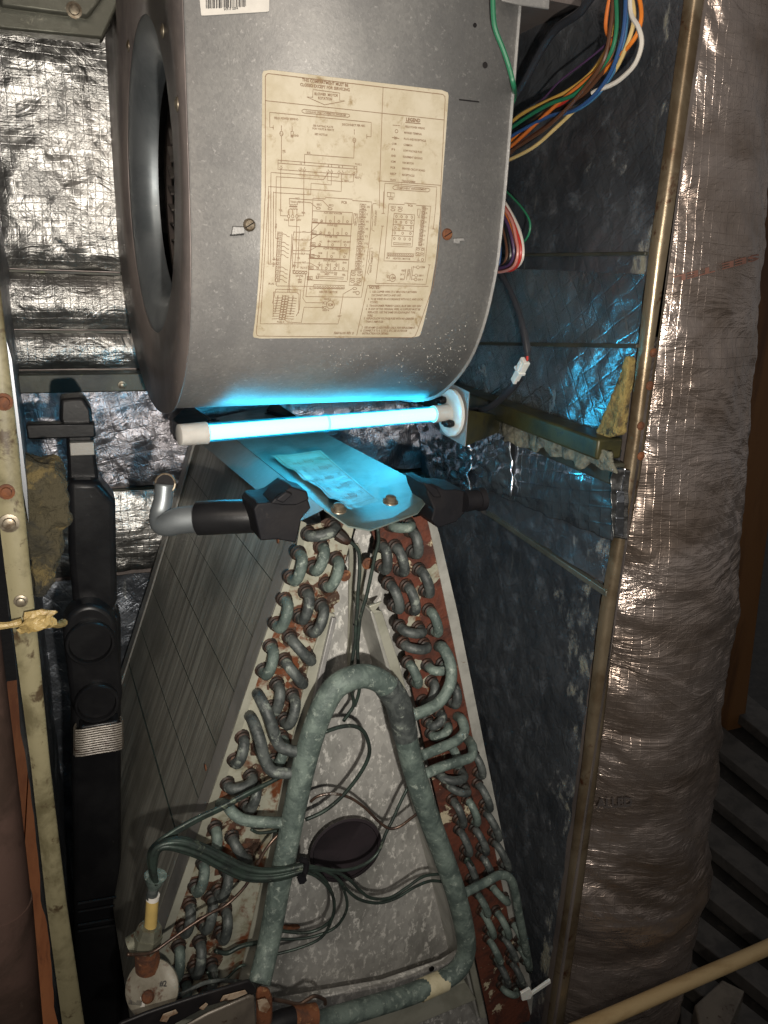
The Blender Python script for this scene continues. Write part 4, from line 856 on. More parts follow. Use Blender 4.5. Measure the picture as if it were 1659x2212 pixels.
strip([(768,1175),(775,1175),(790,1215),(782,1330),(776,1330),(780,1220)],'flange',DC+.045,.004,.0005,name='panel_crease')
# bottom lip of the panel
strip([(545,2180),(829,2130),(960,2085),(1000,2060),(1022,2085),(1000,2125),(829,2190),(545,2240)],'panel',DC-.006,.012,.002,name='bottom_lip')
strip([(545,2232),(829,2182),(1005,2120),(1030,2160),(850,2235),(545,2290)],'flange',DC-.016,.014,.002,name='bottom_lip')
for (u,v,r) in [(933,2094,.004),(841,1299,.0018),(766,1350,.0012)]: part('hole',MB().lathe(PD(u,v,DC-.0075),DD,[(0,r),(.002,r)],sides=14),'darkdeck',coil)
for (u,v) in [(745,1243),(794,1217)]:
    s_=MB(); screw(s_,PD(u,v,DC-.001),-DD,.0045,.003); part('screw',s_,'rust',coil)
# return bends
bends_l=[((664,1151),(717,1135)),((692,1179),(674,1225)),((643,1193),(627,1245)),((724,1206),(703,1261)),((659,1277),(645,1329)),((613,1293),(595,1345)),((692,1306),(671,1358)),((624,1374),(664,1416)),((582,1393),(566,1445)),((613,1424),(648,1467)),((597,1476),(585,1525)),((629,1500),(612,1552)),((522,1590),(505,1638)),((607,1590),(588,1640)),((557,1610),(585,1655)),((490,1690),(540,1673)),((548,1690),(530,1735)),((463,1785),(450,1835)),((500,1805),(530,1845)),((437,1860),(420,1910)),((487,1875),(470,1920)),((408,1950),(395,2000)),((455,1935),(437,1990)),((485,1960),(475,2010)),((385,2040),(375,2095)),((430,2030),(418,2085)),((455,2080),(440,2130)),((400,2115),(390,2165))]
bends_r=[((843,1132),(879,1130)),((885,1145),(890,1190)),((821,1177),(821,1222)),((851,1179),(863,1229)),((903,1229),(916,1274)),((838,1259),(850,1306)),((876,1264),(887,1312)),((924,1316),(934,1358)),((861,1351),(901,1354)),((869,1387),(914,1390)),((879,1429),(892,1467)),((921,1435),(953,1432)),((930,1470),(911,1512)),((975,1480),(972,1512)),((945,1535),(922,1556)),((929,1581),(960,1562)),((968,1605),(978,1640)),((945,1666),(991,1662)),((1020,1625),(1030,1665)),((964,1689),(1000,1697)),((974,1724),(987,1766)),((1007,1724),(1019,1766)),((1029,1689),(1044,1734)),((1044,1749),(1062,1794)),((989,1789),(1002,1831)),((1022,1786),(1037,1826)),((1064,1814),(1082,1859)),((1037,1844),(1052,1884)),((1002,1849),(1014,1894)),((1028,1926),(1040,1958)),((1059,1909),(1086,1934)),((1037,1964),(1052,2004)),((1069,1964),(1084,2004)),((1104,1989),(1117,2024)),((1052,2024),(1067,2062)),((1084,2019),(1099,2054)),((1117,2039),(1129,2069)),((1072,2074),(1084,2109)),((1102,2074),(1114,2109)),((1080,2125),(1108,2130))]
def bend(a,b,i,side):
    A=PD(*a);B=PD(*b); C=(A+B)/2; h=(B-A).length/2; hh=.016+.003*(i%3)
    e=(B-A).normalized(); r=.0059 if side=='l' else (.0057 if i<18 else .0051)
    pts=[A+DD*.002,A-DD*hh*.55]
    for k in range(1,6):
        t=math.pi*k/6; pts.append(C-e*h*math.cos(t)-DD*(hh*.55+h*.62*math.sin(t)))
    pts+=[B-DD*hh*.55,B+DD*.002]
    mt='patina' if (side=='l' and i in(2,5,8,13,17)) or random.random()<.25 else 'patina2'
    o=part('return_bend',MB().tube(pts,r,12,3),mt,coil,ang=180)
    for q in (A,B): part('collar',MB().lathe(q+DD*.001,-DD,[(0,r+.0030),(.003,r+.0028),(.0045,r+.0012),(.008,r+.0018),(.009,r+.0004)],sides=14,cap=False),'collar',o)
for i,(a,b) in enumerate(bends_l): bend(a,b,i,'l')
for i,(a,b) in enumerate(bends_r): bend(a,b,i,'r')
m=MB(); random.seed(5)
def halo(p,r):
    n=14; ph=random.random()*9; m.add([p-DD*.0004]+[p-DD*.0004+(NN*math.cos(2*math.pi*k/n)+ZZ*math.sin(2*math.pi*k/n))*r*(.75+.55*random.random()) for k in range(n)],[(0,k+1,(k+1)%n+1) for k in range(n)])
for i,(a,b) in enumerate(bends_l):
    for q in (a,b):
        (halo(PD(*q),random.uniform(.0095,.0120)) if (q[0]-(641-(q[1]-1180)*.335))>20 else None)
        inner=(q[0]-(641-(q[1]-1180)*.335))>62
        if inner: halo(PD(q[0]+random.uniform(2,16),q[1]+random.uniform(-18,18)),random.uniform(.008,.015)); halo(PD(q[0]+random.uniform(0,12),q[1]+random.uniform(-30,30)),random.uniform(.006,.014))
o=part('rust_stain',m,'rusthalo',plate_l,smooth=False); o['kind']='stuff'
m=MB()
for i,(a,b) in enumerate(bends_r[:16]):
    if i%2==0: halo(PD((a[0]+b[0])/2+random.uniform(8,24),(a[1]+b[1])/2+random.uniform(-20,20)),random.uniform(.007,.013))
o=part('paint_remnant',m,'platel',plate_r,smooth=False); o['kind']='stuff'
# suction manifold
man=[((560,2125),.62),((582,2030),.645),((602,1920),.65),((632,1770),.655),((660,1640),.655),((690,1545),.655),((722,1487),.655),((762,1464),.655),((800,1462),.655),((835,1482),.655),((860,1520),.655),((876,1590),.655),((893,1660),.655),((925,1760),.655),((958,1850),.655),((985,1930),.655),((1004,2010),.655),((1006,2060),.655),((985,2098),.65),((940,2125),.645),((880,2150),.64),((800,2175),.63),((700,2205),.62),((560,2250),.60)]
mp=[P(u,v,'d',d) for (u,v),d in man]
part('suction_manifold',MB().tube(mp,[.0130 if 3<i<17 else .0125 for i in range(len(mp))],20,5),'patina',coil,ang=180,label='thick green copper suction pipe bent into an arch')
part('manifold_joint',MB().tube(mp[9:12],[.0142,.0146,.0142],20,4),'patina2',coil,label='grey brazed joint on the arch')
# feeders
def feeder(pix,ds,r=.0062,mt='patina'): part('feeder_pipe',MB().tube([P(u,v,'d',d) for (u,v),d in zip(pix,ds)],r,12,5),mt,coil,ang=180)
feeder([(555,1497),(562,1508),(580,1545),(592,1580),(602,1608),(622,1620),(664,1628)],[.715,.688,.672,.668,.664,.66,.656],mt='patina2')
feeder([(538,1545),(548,1560),(562,1600),(572,1640),(586,1664),(615,1670),(658,1670)],[.715,.688,.672,.668,.664,.66,.656],mt='patina2')
feeder([(475,1735),(490,1740),(505,1758),(530,1772),(575,1776),(632,1778)],[.715,.69,.675,.668,.662,.656])
feeder([(947,1396),(957,1400),(972,1430),(974,1470),(955,1510),(925,1532),(884,1548)],[.715,.69,.675,.668,.664,.66,.656],.0068)
feeder([(987,1547),(998,1556),(1003,1580),(985,1600),(955,1614),(912,1632)],[.715,.69,.676,.67,.664,.656])
feeder([(1010,1597),(1020,1612),(1018,1634),(990,1645),(955,1656),(918,1672)],[.715,.69,.676,.67,.664,.656])
feeder([(1144,2094),(1134,2040),(1122,1980),(1112,1925),(1102,1898),(1080,1890),(1050,1905),(1005,1928)],[.71,.69,.68,.676,.674,.67,.664,.656],.006)
m=MB()
# delta plate (top cover) with skirts and label
ZD=-.238
dpt=[P(938,1060,'z',ZD),P(630,898,'z',ZD),P(585,876,'z',ZD),P(455,905,'z',ZD),P(700,1100,'z',ZD)]
tip=P(800,1145,'d',.668); tip2=P(752,1136,'d',.672); tip3=P(735,1122,'d',.68); tipb=P(902,1108,'d',.69)
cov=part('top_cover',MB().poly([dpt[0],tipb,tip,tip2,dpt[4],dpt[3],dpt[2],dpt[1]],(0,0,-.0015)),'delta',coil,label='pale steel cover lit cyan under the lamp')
# left skirt folds down along the slab
skl=[P(455,905,'z',ZD),P(700,1100,'z',ZD),P(655,1120,'d',.70),P(560,1093,'z',ZD-.030),P(425,953,'z',ZD-.030),P(412,880,'z',ZD-.012)]
part('cover_skirt',MB().add([skl[0],skl[1],P(640,1130,'d',.70),P(418,945,'z',ZD-.028),P(420,880,'z',ZD-.004)],[(0,1,2,3,4)]),'skirt',coil,label='darker folded skirt left of the cover')
s=coil.children[-1].modifiers.new('thick','SOLIDIFY'); s.thickness=.0015
# flange screws
for (u,v) in [(843,1084),(731,1102)]:
    s_=MB(); p=P(u,v,'z',ZD); s_.lathe(p,ZZ+Vector((0,-.25,0)),[(0,.0085),(.0012,.008),(.0014,.0058),(.006,.0056),(.0066,.004)],sides=12); part('hex_screw',s_,'screw',coil)
for (u,v) in [(432,1062-100),(552,876),(590,884)]: pass
# label on the cover
DLp=[P(584,990,'z',ZD),P(692,974,'z',ZD),P(818,1084,'z',ZD),P(752,1106,'z',ZD)]
def fnd(a,b):
    A,B,C,D=DLp; q=A.lerp(B,a).lerp(D.lerp(C,a),b); pe=max(0,.35-a)/.35
    return q+ZZ*(.0012+pe*(.0022+.0016*math.sin(b*22+a*5)+.0018*nzv((a*6,b*12,1),1))),a*.1,b*.2
dl=part('cover_label',MB().grid(fnd,30,60),'deltalabel',cov,ang=180,label='wrinkled label peeling along its left edge')
ink3=MB()
def dq(a,b): return Vector(fnd(a,b)[0])+ZZ*.0006
def dline(p,wd=.0007):
    q=[]
    for i in range(len(p)-1):
        n=max(1,int(math.hypot(p[i+1][0]-p[i][0],p[i+1][1]-p[i][1])*24))
        for k in range(n): q.append((p[i][0]+(p[i+1][0]-p[i][0])*k/n,p[i][1]+(p[i+1][1]-p[i][1])*k/n))
    q.append(p[-1]); c=[dq(*x) for x in q]; vs=[]
    for i,x in enumerate(c):
        t=(c[min(i+1,len(c)-1)]-c[max(i-1,0)]); t=t.normalized() if t.length>1e-9 else Vector((1,0,0)); n=t.cross(ZZ).normalized()*wd/2; vs+=[x+n,x-n]
    ink3.add(vs,[(2*i,2*i+1,2*i+3,2*i+2) for i in range(len(c)-1)])
dline([(.06,.04),(.94,.04),(.94,.96),(.06,.96),(.06,.04)])
random.seed(11)
for k in range(5):     # small drawings: little boxes, arrows and callout lines
    bx_,by_=.47+.12*(k%2),.15+.165*k
    dline([(bx_,by_),(bx_+.14,by_+.01),(bx_+.12,by_+.07),(bx_-.02,by_+.06),(bx_,by_)],.0006); dline([(bx_+.14,by_+.01),(bx_+.18,by_+.035),(bx_+.12,by_+.07)],.0006)
    for j in range(4): dline([(bx_+.015+j*.03,by_+.01),(bx_+.005+j*.03,by_+.06)],.0005)
    dline([(bx_-.15,by_+.05),(bx_-.02,by_+.05)],.0006); dline([(bx_-.15,by_+.02),(bx_-.15,by_+.08)])
    for j in range(3): dline([(.78,by_+.02*j),(.88-.03*random.random(),by_+.02*j)],.0011)
    for j in range(2): dline([(.2,by_+.03+.02*j),(.27,by_+.03+.02*j)],.0011)
part('cover_print',ink3,'ink',dl,smooth=False)
# black plastic corner clips
def clip(front,th,mt='blackmatt',ax_='d',d=.70,bev=.0014,name='corner_clip',lab=None): return part(name,MB().poly([P(u,v,ax_,d) for u,v in front],AX[ax_]*th if ax_!='z' else Vector((0,0,th))),mt,coil,bevel=bev,label=lab)
clip([(562,1168),(548,1100),(557,1088),(585,1085),(600,1080),(632,1056),(645,1064),(664,1075),(672,1098),(652,1120),(640,1173),(600,1166)],.045,d=.655,lab='front left black plastic corner clip')
clip([(585,1088),(600,1070),(630,1052),(664,1062),(668,1080),(640,1092),(612,1092)],.03,d=.642,name='clip_lug')
clip([(596,1080),(618,1062),(634,1068),(612,1088)],.006,d=.634,name='clip_lug')
clip([(920,1048),(934,1045),(960,1058),(985,1058),(1010,1062),(1013,1100),(985,1128),(946,1141),(932,1125),(938,1100),(925,1070)],.05,d=.680,lab='front right black plastic corner clip')
part('clip_spigot',MB().tube([P(1000,1082,'d',.68),P(1020,1080,'d',.68),P(1038,1078,'d',.68)],[.0125,.0115,.0115],20,1),'blackmatt',coil)
part('clip_spigot',MB().tube([P(1031,1079,'d',.68),P(1043,1077,'d',.68)],[.0132,.0132],20,1),'blackmatt',coil)
clip([(915,1043),(930,1046),(946,1056),(955,1075),(938,1075),(925,1060)],.004,d=.672,name='clip_lug')
clip([(372,905),(400,878),(415,874),(450,905),(455,916),(385,915)],-.03,ax_='z',d=ZD+.004,bev=.002,lab='back left black corner clip')
clip([(576,884),(585,870),(595,868),(640,898),(625,900),(600,893)],-.02,ax_='z',d=ZD+.006,bev=.001,lab='back right black corner clip')
for (u,v) in [(462,908),(583,893)]: s_=MB(); s_.lathe(P(u,v,'z',ZD+.001),ZZ,[(0,.009),(.001,.008),(.0012,.005),(.003,.004)],sides=12); part('hex_screw',s_,'black',coil)
# refrigerant stub pipe to the left
stub=[P(355,1046,'d',.76),P(352,1080,'d',.757),P(346,1108,'d',.754),P(347,1128,'d',.748),P(362,1132,'d',.742),P(390,1124,'d',.735),P(440,1120,'d',.725)]
part('stub_pipe',MB().tube(stub,[.0092,.0092,.010,.011,.0125,.0135,.0138],20,5),'ringsteel',coil,ang=180,label='grey elbow pipe with an open upper end')
p0=P(357,1045,'d',.76); axs=(stub[0]-stub[1]).normalized(); axc=(-CF*.8+axs*.6).normalized()
part('pipe_rim',MB().tube([p0+(CR*math.cos(t)+CU*math.sin(t))*.0098 for t in [2*math.pi*k/24 for k in range(25)]],.0014,8,1),'screw',coil)
part('pipe_bore',MB().lathe(p0-CF*.001,-CF,[(-.004,.0088),(0,.0092)],sides=24),'darkdeck',coil)
part('rubber_sleeve',MB().tube([P(428,1120,'d',.722),P(480,1117,'d',.71),P(552,1115,'d',.70)],[.0168,.0170,.0166],22,1),'black',coil,label='shiny black rubber sleeve')
part('rubber_neck',MB().tube([P(548,1115,'d',.70),P(575,1110,'d',.69)],[.0155,.0165],20,1),'blackmatt',coil)
# capillary tubes
def cap(pix,d,r=.0026,mt='capill',conv=z5b,name='capillary_tube'):
    n=len(pix); ds=[d]*n if isinstance(d,(int,float)) else [d[0]+(d[1]-d[0])*i/(n-1) for i in range(n)]
    part(name,MB().tube([P(*conv(p),'d',dd_) for p,dd_ in zip(pix,ds)],r*.68,7,5),mt,coil,ang=180)
cap([(565,165),(600,185),(650,215),(688,270),(694,400),(682,560),(680,640),(668,760),(665,860),(645,990),(635,1080),(640,1200),(655,1290),(620,1350),(585,1400)],(.69,.70),.0030,conv=z4b)
cap([(815,110),(820,200),(800,280),(775,400),(740,560),(700,700),(688,800),(680,920),(688,1080),(690,1200),(660,1300)],(.688,.70),.0030,conv=z4b)
part('joint',MB().tube([PD(*z4b((550,150)),.692),PD(*z4b((590,180)),.688),PD(*z4b((620,200)),.688)],[.007,.006,.004],10,3),'collar',coil)
cap([(700,180),(790,150),(870,148),(925,190),(950,290),(905,400),(805,530),(700,620),(590,672)],(.66,.69),.0034)
cap([(620,570),(660,540),(740,525),(840,548),(930,610),(1000,680),(1060,720),(1120,708),(1180,665),(1230,625)],(.69,.665),.0026,'capbrown')
cap([(1190,450),(1160,500),(1120,580),(1080,670),(1040,750),(1000,850),(940,910),(860,945),(760,955),(640,935),(540,925)],(.69,.66),.0030)
cap([(540,935),(640,950),(760,965),(840,1010),(900,1070),(960,1110),(1060,1110),(1160,1050),(1250,990),(1350,975)],(.66,.69),.0029)
cap([(540,940),(680,950),(770,1000),(830,1070),(900,1120),(1000,1138),(1100,1110),(1200,1050),(1290,1015),(1370,1020)],(.66,.69),.0029)
z7=lambda p:zq(7,p); z8=lambda p:zq(8,p)
cap([(1270,445),(1340,440),(1400,480),(1440,560),(1438,640),(1390,690),(1310,712),(1190,700)],(.66,.69),.0030,conv=z7)
cap([(1270,440),(1380,430),(1460,480),(1500,580),(1480,650),(1430,700),(1320,735),(1180,740)],(.66,.69),.0027,conv=z7)
cap([(1270,450),(1350,460),(1420,520),(1445,600),(1400,720),(1300,775),(1160,812)],(.655,.69),.0026,conv=z7)
cap([(930,790),(980,800),(1030,775),(1080,760),(1180,745)],.69,.0040,conv=z7)
cap([(895,880),(920,915),(975,910),(1030,860),(1060,850)],.69,.0026,conv=z7)
cap([(1085,265),(1120,280),(1190,272),(1240,262)],.675,.0026,conv=z7)
cap([(385,420),(360,390),(350,410)],.69,.0030,conv=z8)
# bundle to the distributor
for k in range(7):
    o_=(k-3)*9; d0=.655-.004*(k%3); q=(k%3-1)*8
    cap([(668+q*.8,500),(660+o_*.25,430),(665+o_*.5,370),(700+o_*.3,335+o_*.3),(780,330+o_*.9),(870,360+o_*1.0),(960,405+o_*1.1),(1050,448+o_*1.0),(1130,462+o_*.8),(1220,455+o_*.7),(1320,428+o_*.5)],(d0,.635-.003*(k%2)),.0043,conv=z7)
for k in range(3):
    o_=(k-1)*9
    cap([(660+o_*.5,450),(648+o_*.5,390),(670+o_,340),(740,285+o_*.7),(850,222+o_*.6),(960,170+o_*.5),(1080,105+o_*.4),(1170,60),(1240,20)],(.65,.68),.0036,conv=z7)
cap([(550,805),(600,805),(660,795),(740,740),(810,690),(900,632),(980,590),(1060,510),(1110,420),(1150,350),(1190,300),(1235,262)],(.63,.665),.0026,'capbrown',conv=z7,name='sensing_tube')
part('cable_tie',MB().tube([P(*z7(p),'d',.63) for p in [(1300,395),(1322,405),(1320,440),(1305,472)]],.0035,8,3),'blackmatt',coil)
part('cable_tie',MB().lathe(P(*z7((1300,470)),'d',.625),-DD,[(0,.005),(.006,.005)],sides=6),'blackmatt',coil)
# distributor, nut, valve and cap
dsb=P(*z7((672,500)),'d',.655)
def seg(name,a,b,ra,rb,mt,d=.655,sides=20,lab=None): return part(name,MB().tube([P(*z7(a),'d',d),P(*z7(b),'d',d)],[ra,rb],sides,1),mt,coil,label=lab)
seg('distributor',(672,465),(664,515),.0115,.006,'patina'); seg('distributor_stem',(664,510),(655,560),.0052,.0058,'patina2')
seg('yellow_tag',(660,552),(650,690),.0063,.0063,'yellowtag',lab='yellow and white tag wrapped round the stem'); seg('white_tag',(662,548),(659,566),.0066,.0066,'white_label')
seg('hex_nut',(650,680),(640,725),.0115,.0145,'brass',sides=6); seg('hex_nut',(640,720),(628,770),.0150,.0150,'brass',sides=6); seg('valve_body',(632,765),(640,860),.012,.013,'rust')
seg('valve_stub',(600,745),(560,770),.010,.010,'brass',d=.66)
s_=MB(); cc=P(*z7((655,955)),'d',.640); axd=(-CF*.9+CU*.28-CR*.1).normalized(); s_.lathe(cc,axd,[(-.012,.018),(-.008,.026),(-.003,.0285),(0,.0285),(.002,.026),(.004,.018)],sides=36); dc=part('valve_cap',s_,'disc',coil,label='round stained white valve cap marked #2')
part('cap_stem',MB().lathe(cc-CU*.006-CR*.001,axd,[(.002,.007),(.010,.006),(.012,.004)],sides=14),'rust',dc)
ink4=MB()
e1=CR-axd*CR.dot(axd); e1.normalize(); e2=axd.cross(e1)
if e2.dot(CU)<0: e2=-e2
def onc(x,y,h=.0035): return cc+e1*x+e2*y+axd*h
q=[onc(-.024,-.008,.0012),onc(-.004,-.006,.0045),onc(-.004,-.015,.0045),onc(-.020,-.017,.0012)]
part('barcode_sticker',MB().poly(q,axd*.0005),'white_label',dc)
x=-.0225
while x<-.008:
    wd=random.choice((.0005,.0009)); ink4.add([onc(x,-.0095,.0026+ (x+.0225)*.16),onc(x+wd,-.0095,.0026+(x+.0225)*.16),onc(x+wd,-.014,.0026+(x+.0225)*.16),onc(x,-.014,.0026+(x+.0225)*.16)],[(0,1,2,3)]); x+=wd+.0007
vs,fs,w_=textmesh('#2',.03); ink4.add([onc(.010+v.x*.0075/w_*1.0,.004+v.y*.0075,.0046) for v in vs],fs)
part('cap_print',ink4,'black_ink',dc,smooth=False)
# black plug disc on the panel
cx_,cy_=z5b((815,842)); DP=PD(cx_,cy_,.690)
ptsd=[]
for k in range(48):
    t=2*math.pi*k/48; a_,b_=84,63; rr=R_(-33); x=a_*math.cos(t)*math.cos(rr)-b_*math.sin(t)*math.sin(rr); y=a_*math.cos(t)*math.sin(rr)+b_*math.sin(t)*math.cos(rr); ptsd.append((x,y))
m=MB(); rings=[]
for (sc_k,dep,oy) in ((.93,.766,0),(1.0,.760,0),(1.0,.735,0),(.985,.731,0),(.90,.730,0),(.88,.736,0),(.0,.738,0)):
    rings.append([P(cx_+x*sc_k,cy_+y*sc_k,'d',dep) for x,y in ptsd])
m.add([p for r in rings for p in r],[(i*48+j,i*48+(j+1)%48,(i+1)*48+(j+1)%48,(i+1)*48+j) for i in range(len(rings)-1) for j in range(48)])
part('knockout_plug',m,'rubber',coil,ang=50,label='round purplish black plug in the zinc panel')
# rust stain scab and streak
m=MB().poly([PD(*z7(p),DC+.047) for p in [(1215,682),(1290,680),(1300,690),(1285,700),(1225,702)]],DD*.003); part('rust_scab',m,'rust',coil,bevel=.001)
# sticker on manifold
q=[(903,2135),(958,2114),(963,2140),(905,2165)]; 
i0=19; m=MB().tube([P(906,2141,'d',.6435),P(932,2129,'d',.6445),P(960,2117,'d',.647)],.0134,20,3,cap=False); part('cream_sticker',m,'creamtag',coil,label='cream sticker round the lower suction pipe')
# ================================================================== BLACK DRAIN TROUGH
tr_=thing('vertical_drain_trough','tall black plastic drain trough standing left of the coil','drain trough',P(200,2200,'y',.93))
def tq(pix,y,th,name,bev=.004,mt='black',lab=None,par=None): return part(name,MB().poly([P(u,v,'y',y) for u,v in pix],(0,th,0)),mt,par or tr_,bevel=bev,label=lab,seg=3)
tq([(130,862),(180,858),(198,885),(203,950),(215,1050),(148,1050),(143,950),(128,905)],.95,.04,'trough_top')
tq([(55,920),(60,917),(205,915),(207,945),(60,950)],.94,.02,'cross_band',.002)
tq([(150,957),(203,955),(205,983),(152,985)],.936,.01,'metal_strip',.001,'skirt')
tq([(146,1040),(212,1040),(250,1085),(254,1300),(240,1330),(160,1330),(148,1200)],.93,.06,'trough_body',.008)
tq([(150,1330),(262,1330),(262,2300),(165,2300)],.945,.05,'trough_body',.008)
def capsule(c1,c2,r1,r2,n=16):
    pts=[]; 
    for k in range(n+1): t=math.pi+math.pi*k/n; pts.append((c1[0]+r1*math.cos(t),c1[1]+r1*math.sin(t)*1.05))
    for k in range(n+1): t=math.pi*k/n; pts.append((c2[0]+r2*math.cos(t),c2[1]+r2*math.sin(t)*1.05))
    return pts
tq(capsule((195,1370),(208,1500),60,57),.905,.04,'port_housing',.006)
for (u,v,r) in ((195,1386,.0325),(209,1515,.030)):
    c=P(u,v,'y',.903); rr=r*.88; part('port_ring',MB().lathe(c,(0,-1,0),[(-.004,rr*.98),(.006,rr),(.008,rr*.95),(.008,rr*.86),(.002,rr*.82),(.0015,.001)],sides=40),'black',tr_)
tq([(172,1570),(258,1556),(262,1620),(170,1634)],.925,.03,'cord_core',.004)
for k in range(12):
    a=P(164,1578+k*5,'y',.921); b=P(262,1562+k*5,'y',.921); part('cord_wrap',MB().tube([a+Vector((0,.015,0)),a,(a+b)/2-Vector((0,.001,0)),b,b+Vector((0,.015,0))],.0014,6,3),'taupe',tr_)
for v in (1948,1966,1995,2008):
    part('trough_rib',MB().tube([P(168,v+4,'y',.935),P(272,v-14,'y',.935)],.0018,8,1),'black',tr_)
# ================================================================== BOTTOM BOX
bx=thing('metal_control_box','taupe metal box with peeling black top edge at the bottom','box',P(480,2230,'d',.60))
def bq(pix,d,th,name,mt,bev=.002): return part(name,MB().poly([P(*z7(p),'d',d) for p in pix],DD*th),mt,bx,bevel=bev)
bq([(520,1106),(640,1058),(860,985),(1075,920),(1090,935),(1112,965),(1108,975),(900,1030),(760,1106),(700,1160),(480,1160)],.600,.004,'box_top','darkdeck')
bq([(800,1118),(900,1062),(1080,985),(1100,990),(1112,1160),(780,1160)],.594,.004,'box_front','taupe',.002)
for q in ([(690,1095),(705,1065),(760,1045),(770,1060),(735,1075),(720,1100)],[(950,1010),(965,985),(1060,960),(1070,975),(1010,1000)],[(1112,1005),(1150,995),(1170,1030),(1150,1060),(1120,1050)],[(860,1040),(890,1015),(900,1022),(878,1048)]):
    bq(q,.5925,.001,'peeling_label','peel',.0005)
bq([(1108,965),(1130,955),(1165,960),(1180,1000),(1180,1130),(1112,1130)],.605,.006,'box_end','rust',.004)
cbx=thing('hose_joint','orange copper joint on a black hose at the bottom edge','pipe joint',P(650,2195,'d',.62))
part('hose',MB().tube([P(*z7(p),'d',.61) for p in [(1120,1150),(1200,1100),(1270,1080)]],.012,16,3),'blackmatt',cbx)
part('copper_joint',MB().tube([P(*z7(p),'d',.61) for p in [(1265,1082),(1310,1075),(1362,1066)]],.0125,16,2),'rust',cbx)
top('loose_wire',MB().tube([P(*z7(p),'d',.62) for p in [(1180,1000),(1230,1008),(1290,1020),(1330,1000),(1360,985),(1400,1000),(1405,1020)]],.0022,8),'capbrown','thin brown wire curling above the hose at the bottom','wire')
top('loose_wire',MB().tube([P(*z7(p),'d',.64) for p in [(725,1010),(770,985),(810,965),(880,930),(960,918),(1050,925)]],.0022,8),'patina2','grey green wire rising right from beside the white valve cap','wire')
# white strap at lower right
wp=thing('white_strap_end','short white plastic strap end above the dark pan','strap',P(1160,2155,'y',.69))
A=[P(*zq(8,p),'y',.69) for p in [(592,975),(632,952),(640,972),(720,915),(722,930),(640,985),(636,998),(598,1008)]]
part('strap',MB().poly(A,(0,.004,0)),'whitep',wp,bevel=.0008)
# ================================================================== OUTSIDE
dct=thing('insulated_duct','round duct wrapped in crinkled brownish silver foil insulation right of cabinet','duct',(.84,.95,Z0-1.45))
yc=.95
def drad(z):
    T=[(-1.75,.212),(-1.3,.210),(-1.05,.209),(-.51,.1865),(-.22,.1674),(0,.1547),(.2,.1413),(.5,.125)]
    for (a,b),(c,d) in zip(T,T[1:]):
        if z<=c: return b+(d-b)*max(0,(z-a))/(c-a)
    return .125
def cylhit(u,v):
    d=ray(u,v); t=.6
    while t<3:
        p=d*t; r_2=drad(p.z); cx=.637+r_2
        if math.hypot(p.x-cx,p.y-yc)<r_2+.004: return math.atan2(p.y-yc,p.x-cx)%(2*math.pi),p.z
        t+=.001
PRINTS=[cylhit(1328,1736),cylhit(1480,588),cylhit(1590,565),cylhit(1535,577)]
def fdu(a,b):
    z=.42-1.86*b; r=drad(z)
    th=math.pi*1.05+ (a)*math.pi*1.1   # from the left, round the front, to the right
    cx=.637+r
    p=Vector((cx+r*math.cos(th),yc+r*math.sin(th),Z0+z)); n=Vector((math.cos(th),math.sin(th),0))
    q=Vector((th*.22,z,0))
    sag=.006*noise.fractal(Vector((th*1.0+4,z*8+.9*math.sin(th*1.3),3)),1,2.1,4)*(1-.7*max(0,(th-5.6)))
    rg=noise.ridged_multi_fractal(Vector((th*1.6+2,z*13+th*1.3,5)),1.0,2.2,4,1.0,2.0); cr=-.0050*max(0,rg-.5)*(.7+noise.noise(Vector((th*1.5,z*3,2))))+.003*(.3-abs(noise.noise(Vector((th*.9,z*17+th*1.4,7)))))+.0016*noise.fractal(Vector((th*5,z*50,1)),1,2,3)
    bulge=.010*math.exp(-((z+1.02)/.05)**2)-.006*math.exp(-((z+1.10)/.02)**2)
    pw=max(math.exp(-((th-q[0])/.24)**4-((z-q[1])/.035)**4) for q in PRINTS); sag*=1-.7*pw; cr*=1-.88*pw
    seam=.005*(1/(1+math.exp(-(th-5.45-.25*z)*40)))
    return p+n*(sag+cr+bulge+seam),th*.18,z
part('foil_wrap',MB().grid(fdu,230,330),'duct',dct,ang=180)
def dtext(s,u0,v0,u1,v1,hpx,mt,name,flip=False):
    """print on the wrap: cast on a plane in front, then moved back on to the foil"""
    vs,fs,w_=textmesh(s,.03); m=MB(); out=[]
    for v in vs:
        a=v.x/w_; 
        if flip: a=1-a
        u=u0+(u1-u0)*a; vv=v0+(v1-v0)*a-(v.y*hpx/.7)*(-1 if flip else 1)
        d=ray(u,vv); z_t=None
        # intersect with cylinder of local radius
        t=.6
        for it in range(1400):
            p=d*t; zz=p.z; r=drad(zz); cx=.637+r
            dist=math.hypot(p.x-cx,p.y-yc)
            th=math.atan2(p.y-yc,p.x-cx)%(2*math.pi); aa=(th-math.pi*1.05)/(math.pi*1.1)
            if 0<=aa<=1 and dist<r+.03:
                q=fdu(aa,(.42-zz)/1.86)[0]-O; rr_=math.hypot(q.x-cx,q.y-yc)
                if dist<rr_+.0045: break
            t+=.0004
        out.append(O+d*t)
    m.add(out,fs); part(name,m,mt,dct,smooth=False)
M['redprint']=plain('faded_red_print',(.26,.13,.10),.5,.4); M['greyprint']=plain('faded_grey_print',(.035,.028,.026),.7)
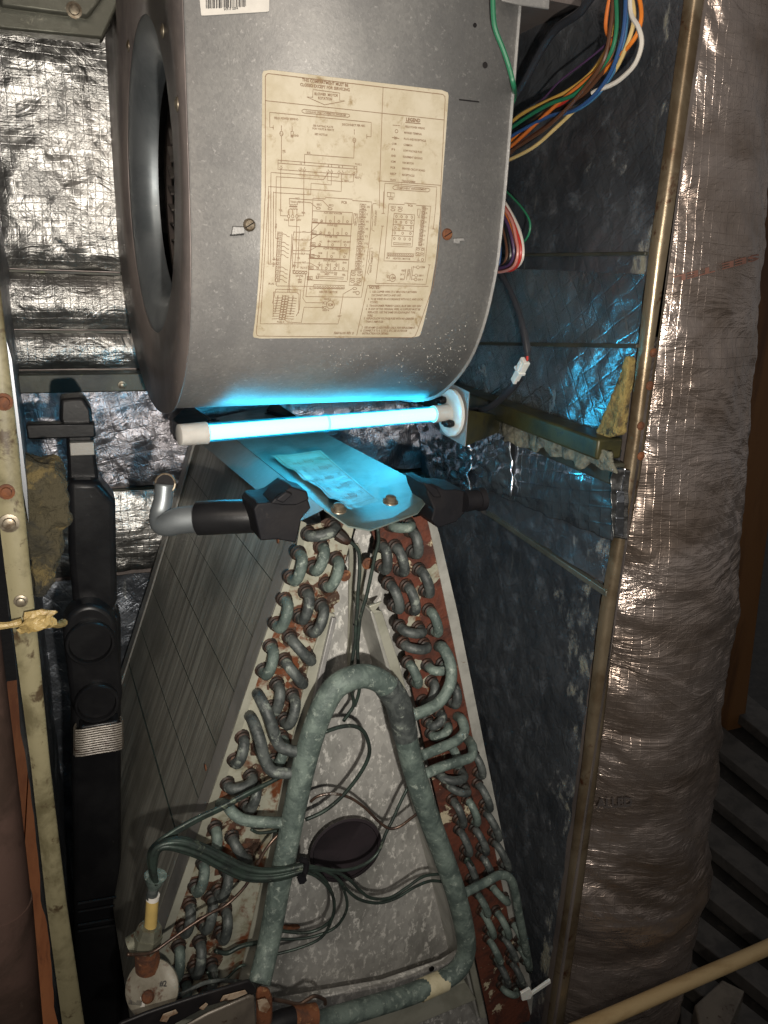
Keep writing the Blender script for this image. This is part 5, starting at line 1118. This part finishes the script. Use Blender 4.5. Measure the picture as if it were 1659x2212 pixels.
dtext('ALLED',1290,1746,1366,1742,20,'greyprint','grey_print')
dtext('SEE TEL',1455,598,1640,548,13,'redprint','red_print',True)
# brown board and dark shelves behind
top('wooden_board',MB().poly([P(u,v,'y',1.62) for u,v in [(1560,300),(1700,300),(1690,900),(1640,1300),(1592,1700),(1578,1830),(1480,1830),(1500,1300)]],(0,.03,0)),'woodpost','orange brown board leaning behind the foil duct','board',bevel=.003)
st_=thing('dark_slatted_rack','row of dark slats lying in shadow right of the duct','rack',P(1620,1900,'y',1.7))
for k in range(9):
    u0,v0=1470,1385+k*112
    part('slat',MB().poly([P(u,v,'z',-1.40) for u,v in [(u0,v0),(u0+330,v0+262),(u0+330,v0+322),(u0,v0+56)]],(0,0,-.035)),'slat',st_,bevel=.003)
A=P(1150,2268,'y',.66);B=P(1760,2002,'y',.74); 
pl=thing('wooden_pole','pale wooden pole slanting across the bottom right corner','pole',(A+B)/2)
part('shaft',MB().tube([A.lerp(B,k/8)+Vector((0,0,.0006*math.sin(k*2))) for k in range(9)],[.0115,.0117,.0119,.0118,.0121,.0122,.0124,.0125,.0126],18,2),'pole',pl,ang=60)
top('scrap_box',MB().poly([P(u,v,'z',-1.345) for u,v in [(1510,2212),(1500,2170),(1560,2115),(1610,2140),(1570,2230)]],(0,0,-.05)),'taupe','dull brown scrap of card lying on the dark slats beyond the pole','scrap',bevel=.004)
# brown pipe left outside
pb=thing('brown_wrapped_pipe','upright brown wrapped pipe outside the left corner post','pipe',(-.12,.82,Z0-1.45))
A1=P(22,1150,'y',.80); 
part('wrap',MB().tube([W(-.119,.80,.4),W(-.120,.80,-.2),W(-.121,.80,-.5),W(-.123,.80,-.72)],[.035,.035,.0355,.0355],28,4),'pipebrown',pb)
part('wrap',MB().tube([W(-.123,.80,-.715),W(-.131,.80,-1.0),W(-.142,.80,-1.45)],[.0370,.0365,.0360],28,4),'pipebrown',pb)
part('wrap_seam',MB().tube([W(-.132,.766,-.4),W(-.137,.765,-.8),W(-.142,.765,-1.4)],.0035,8,3),'pipebrown',pb)
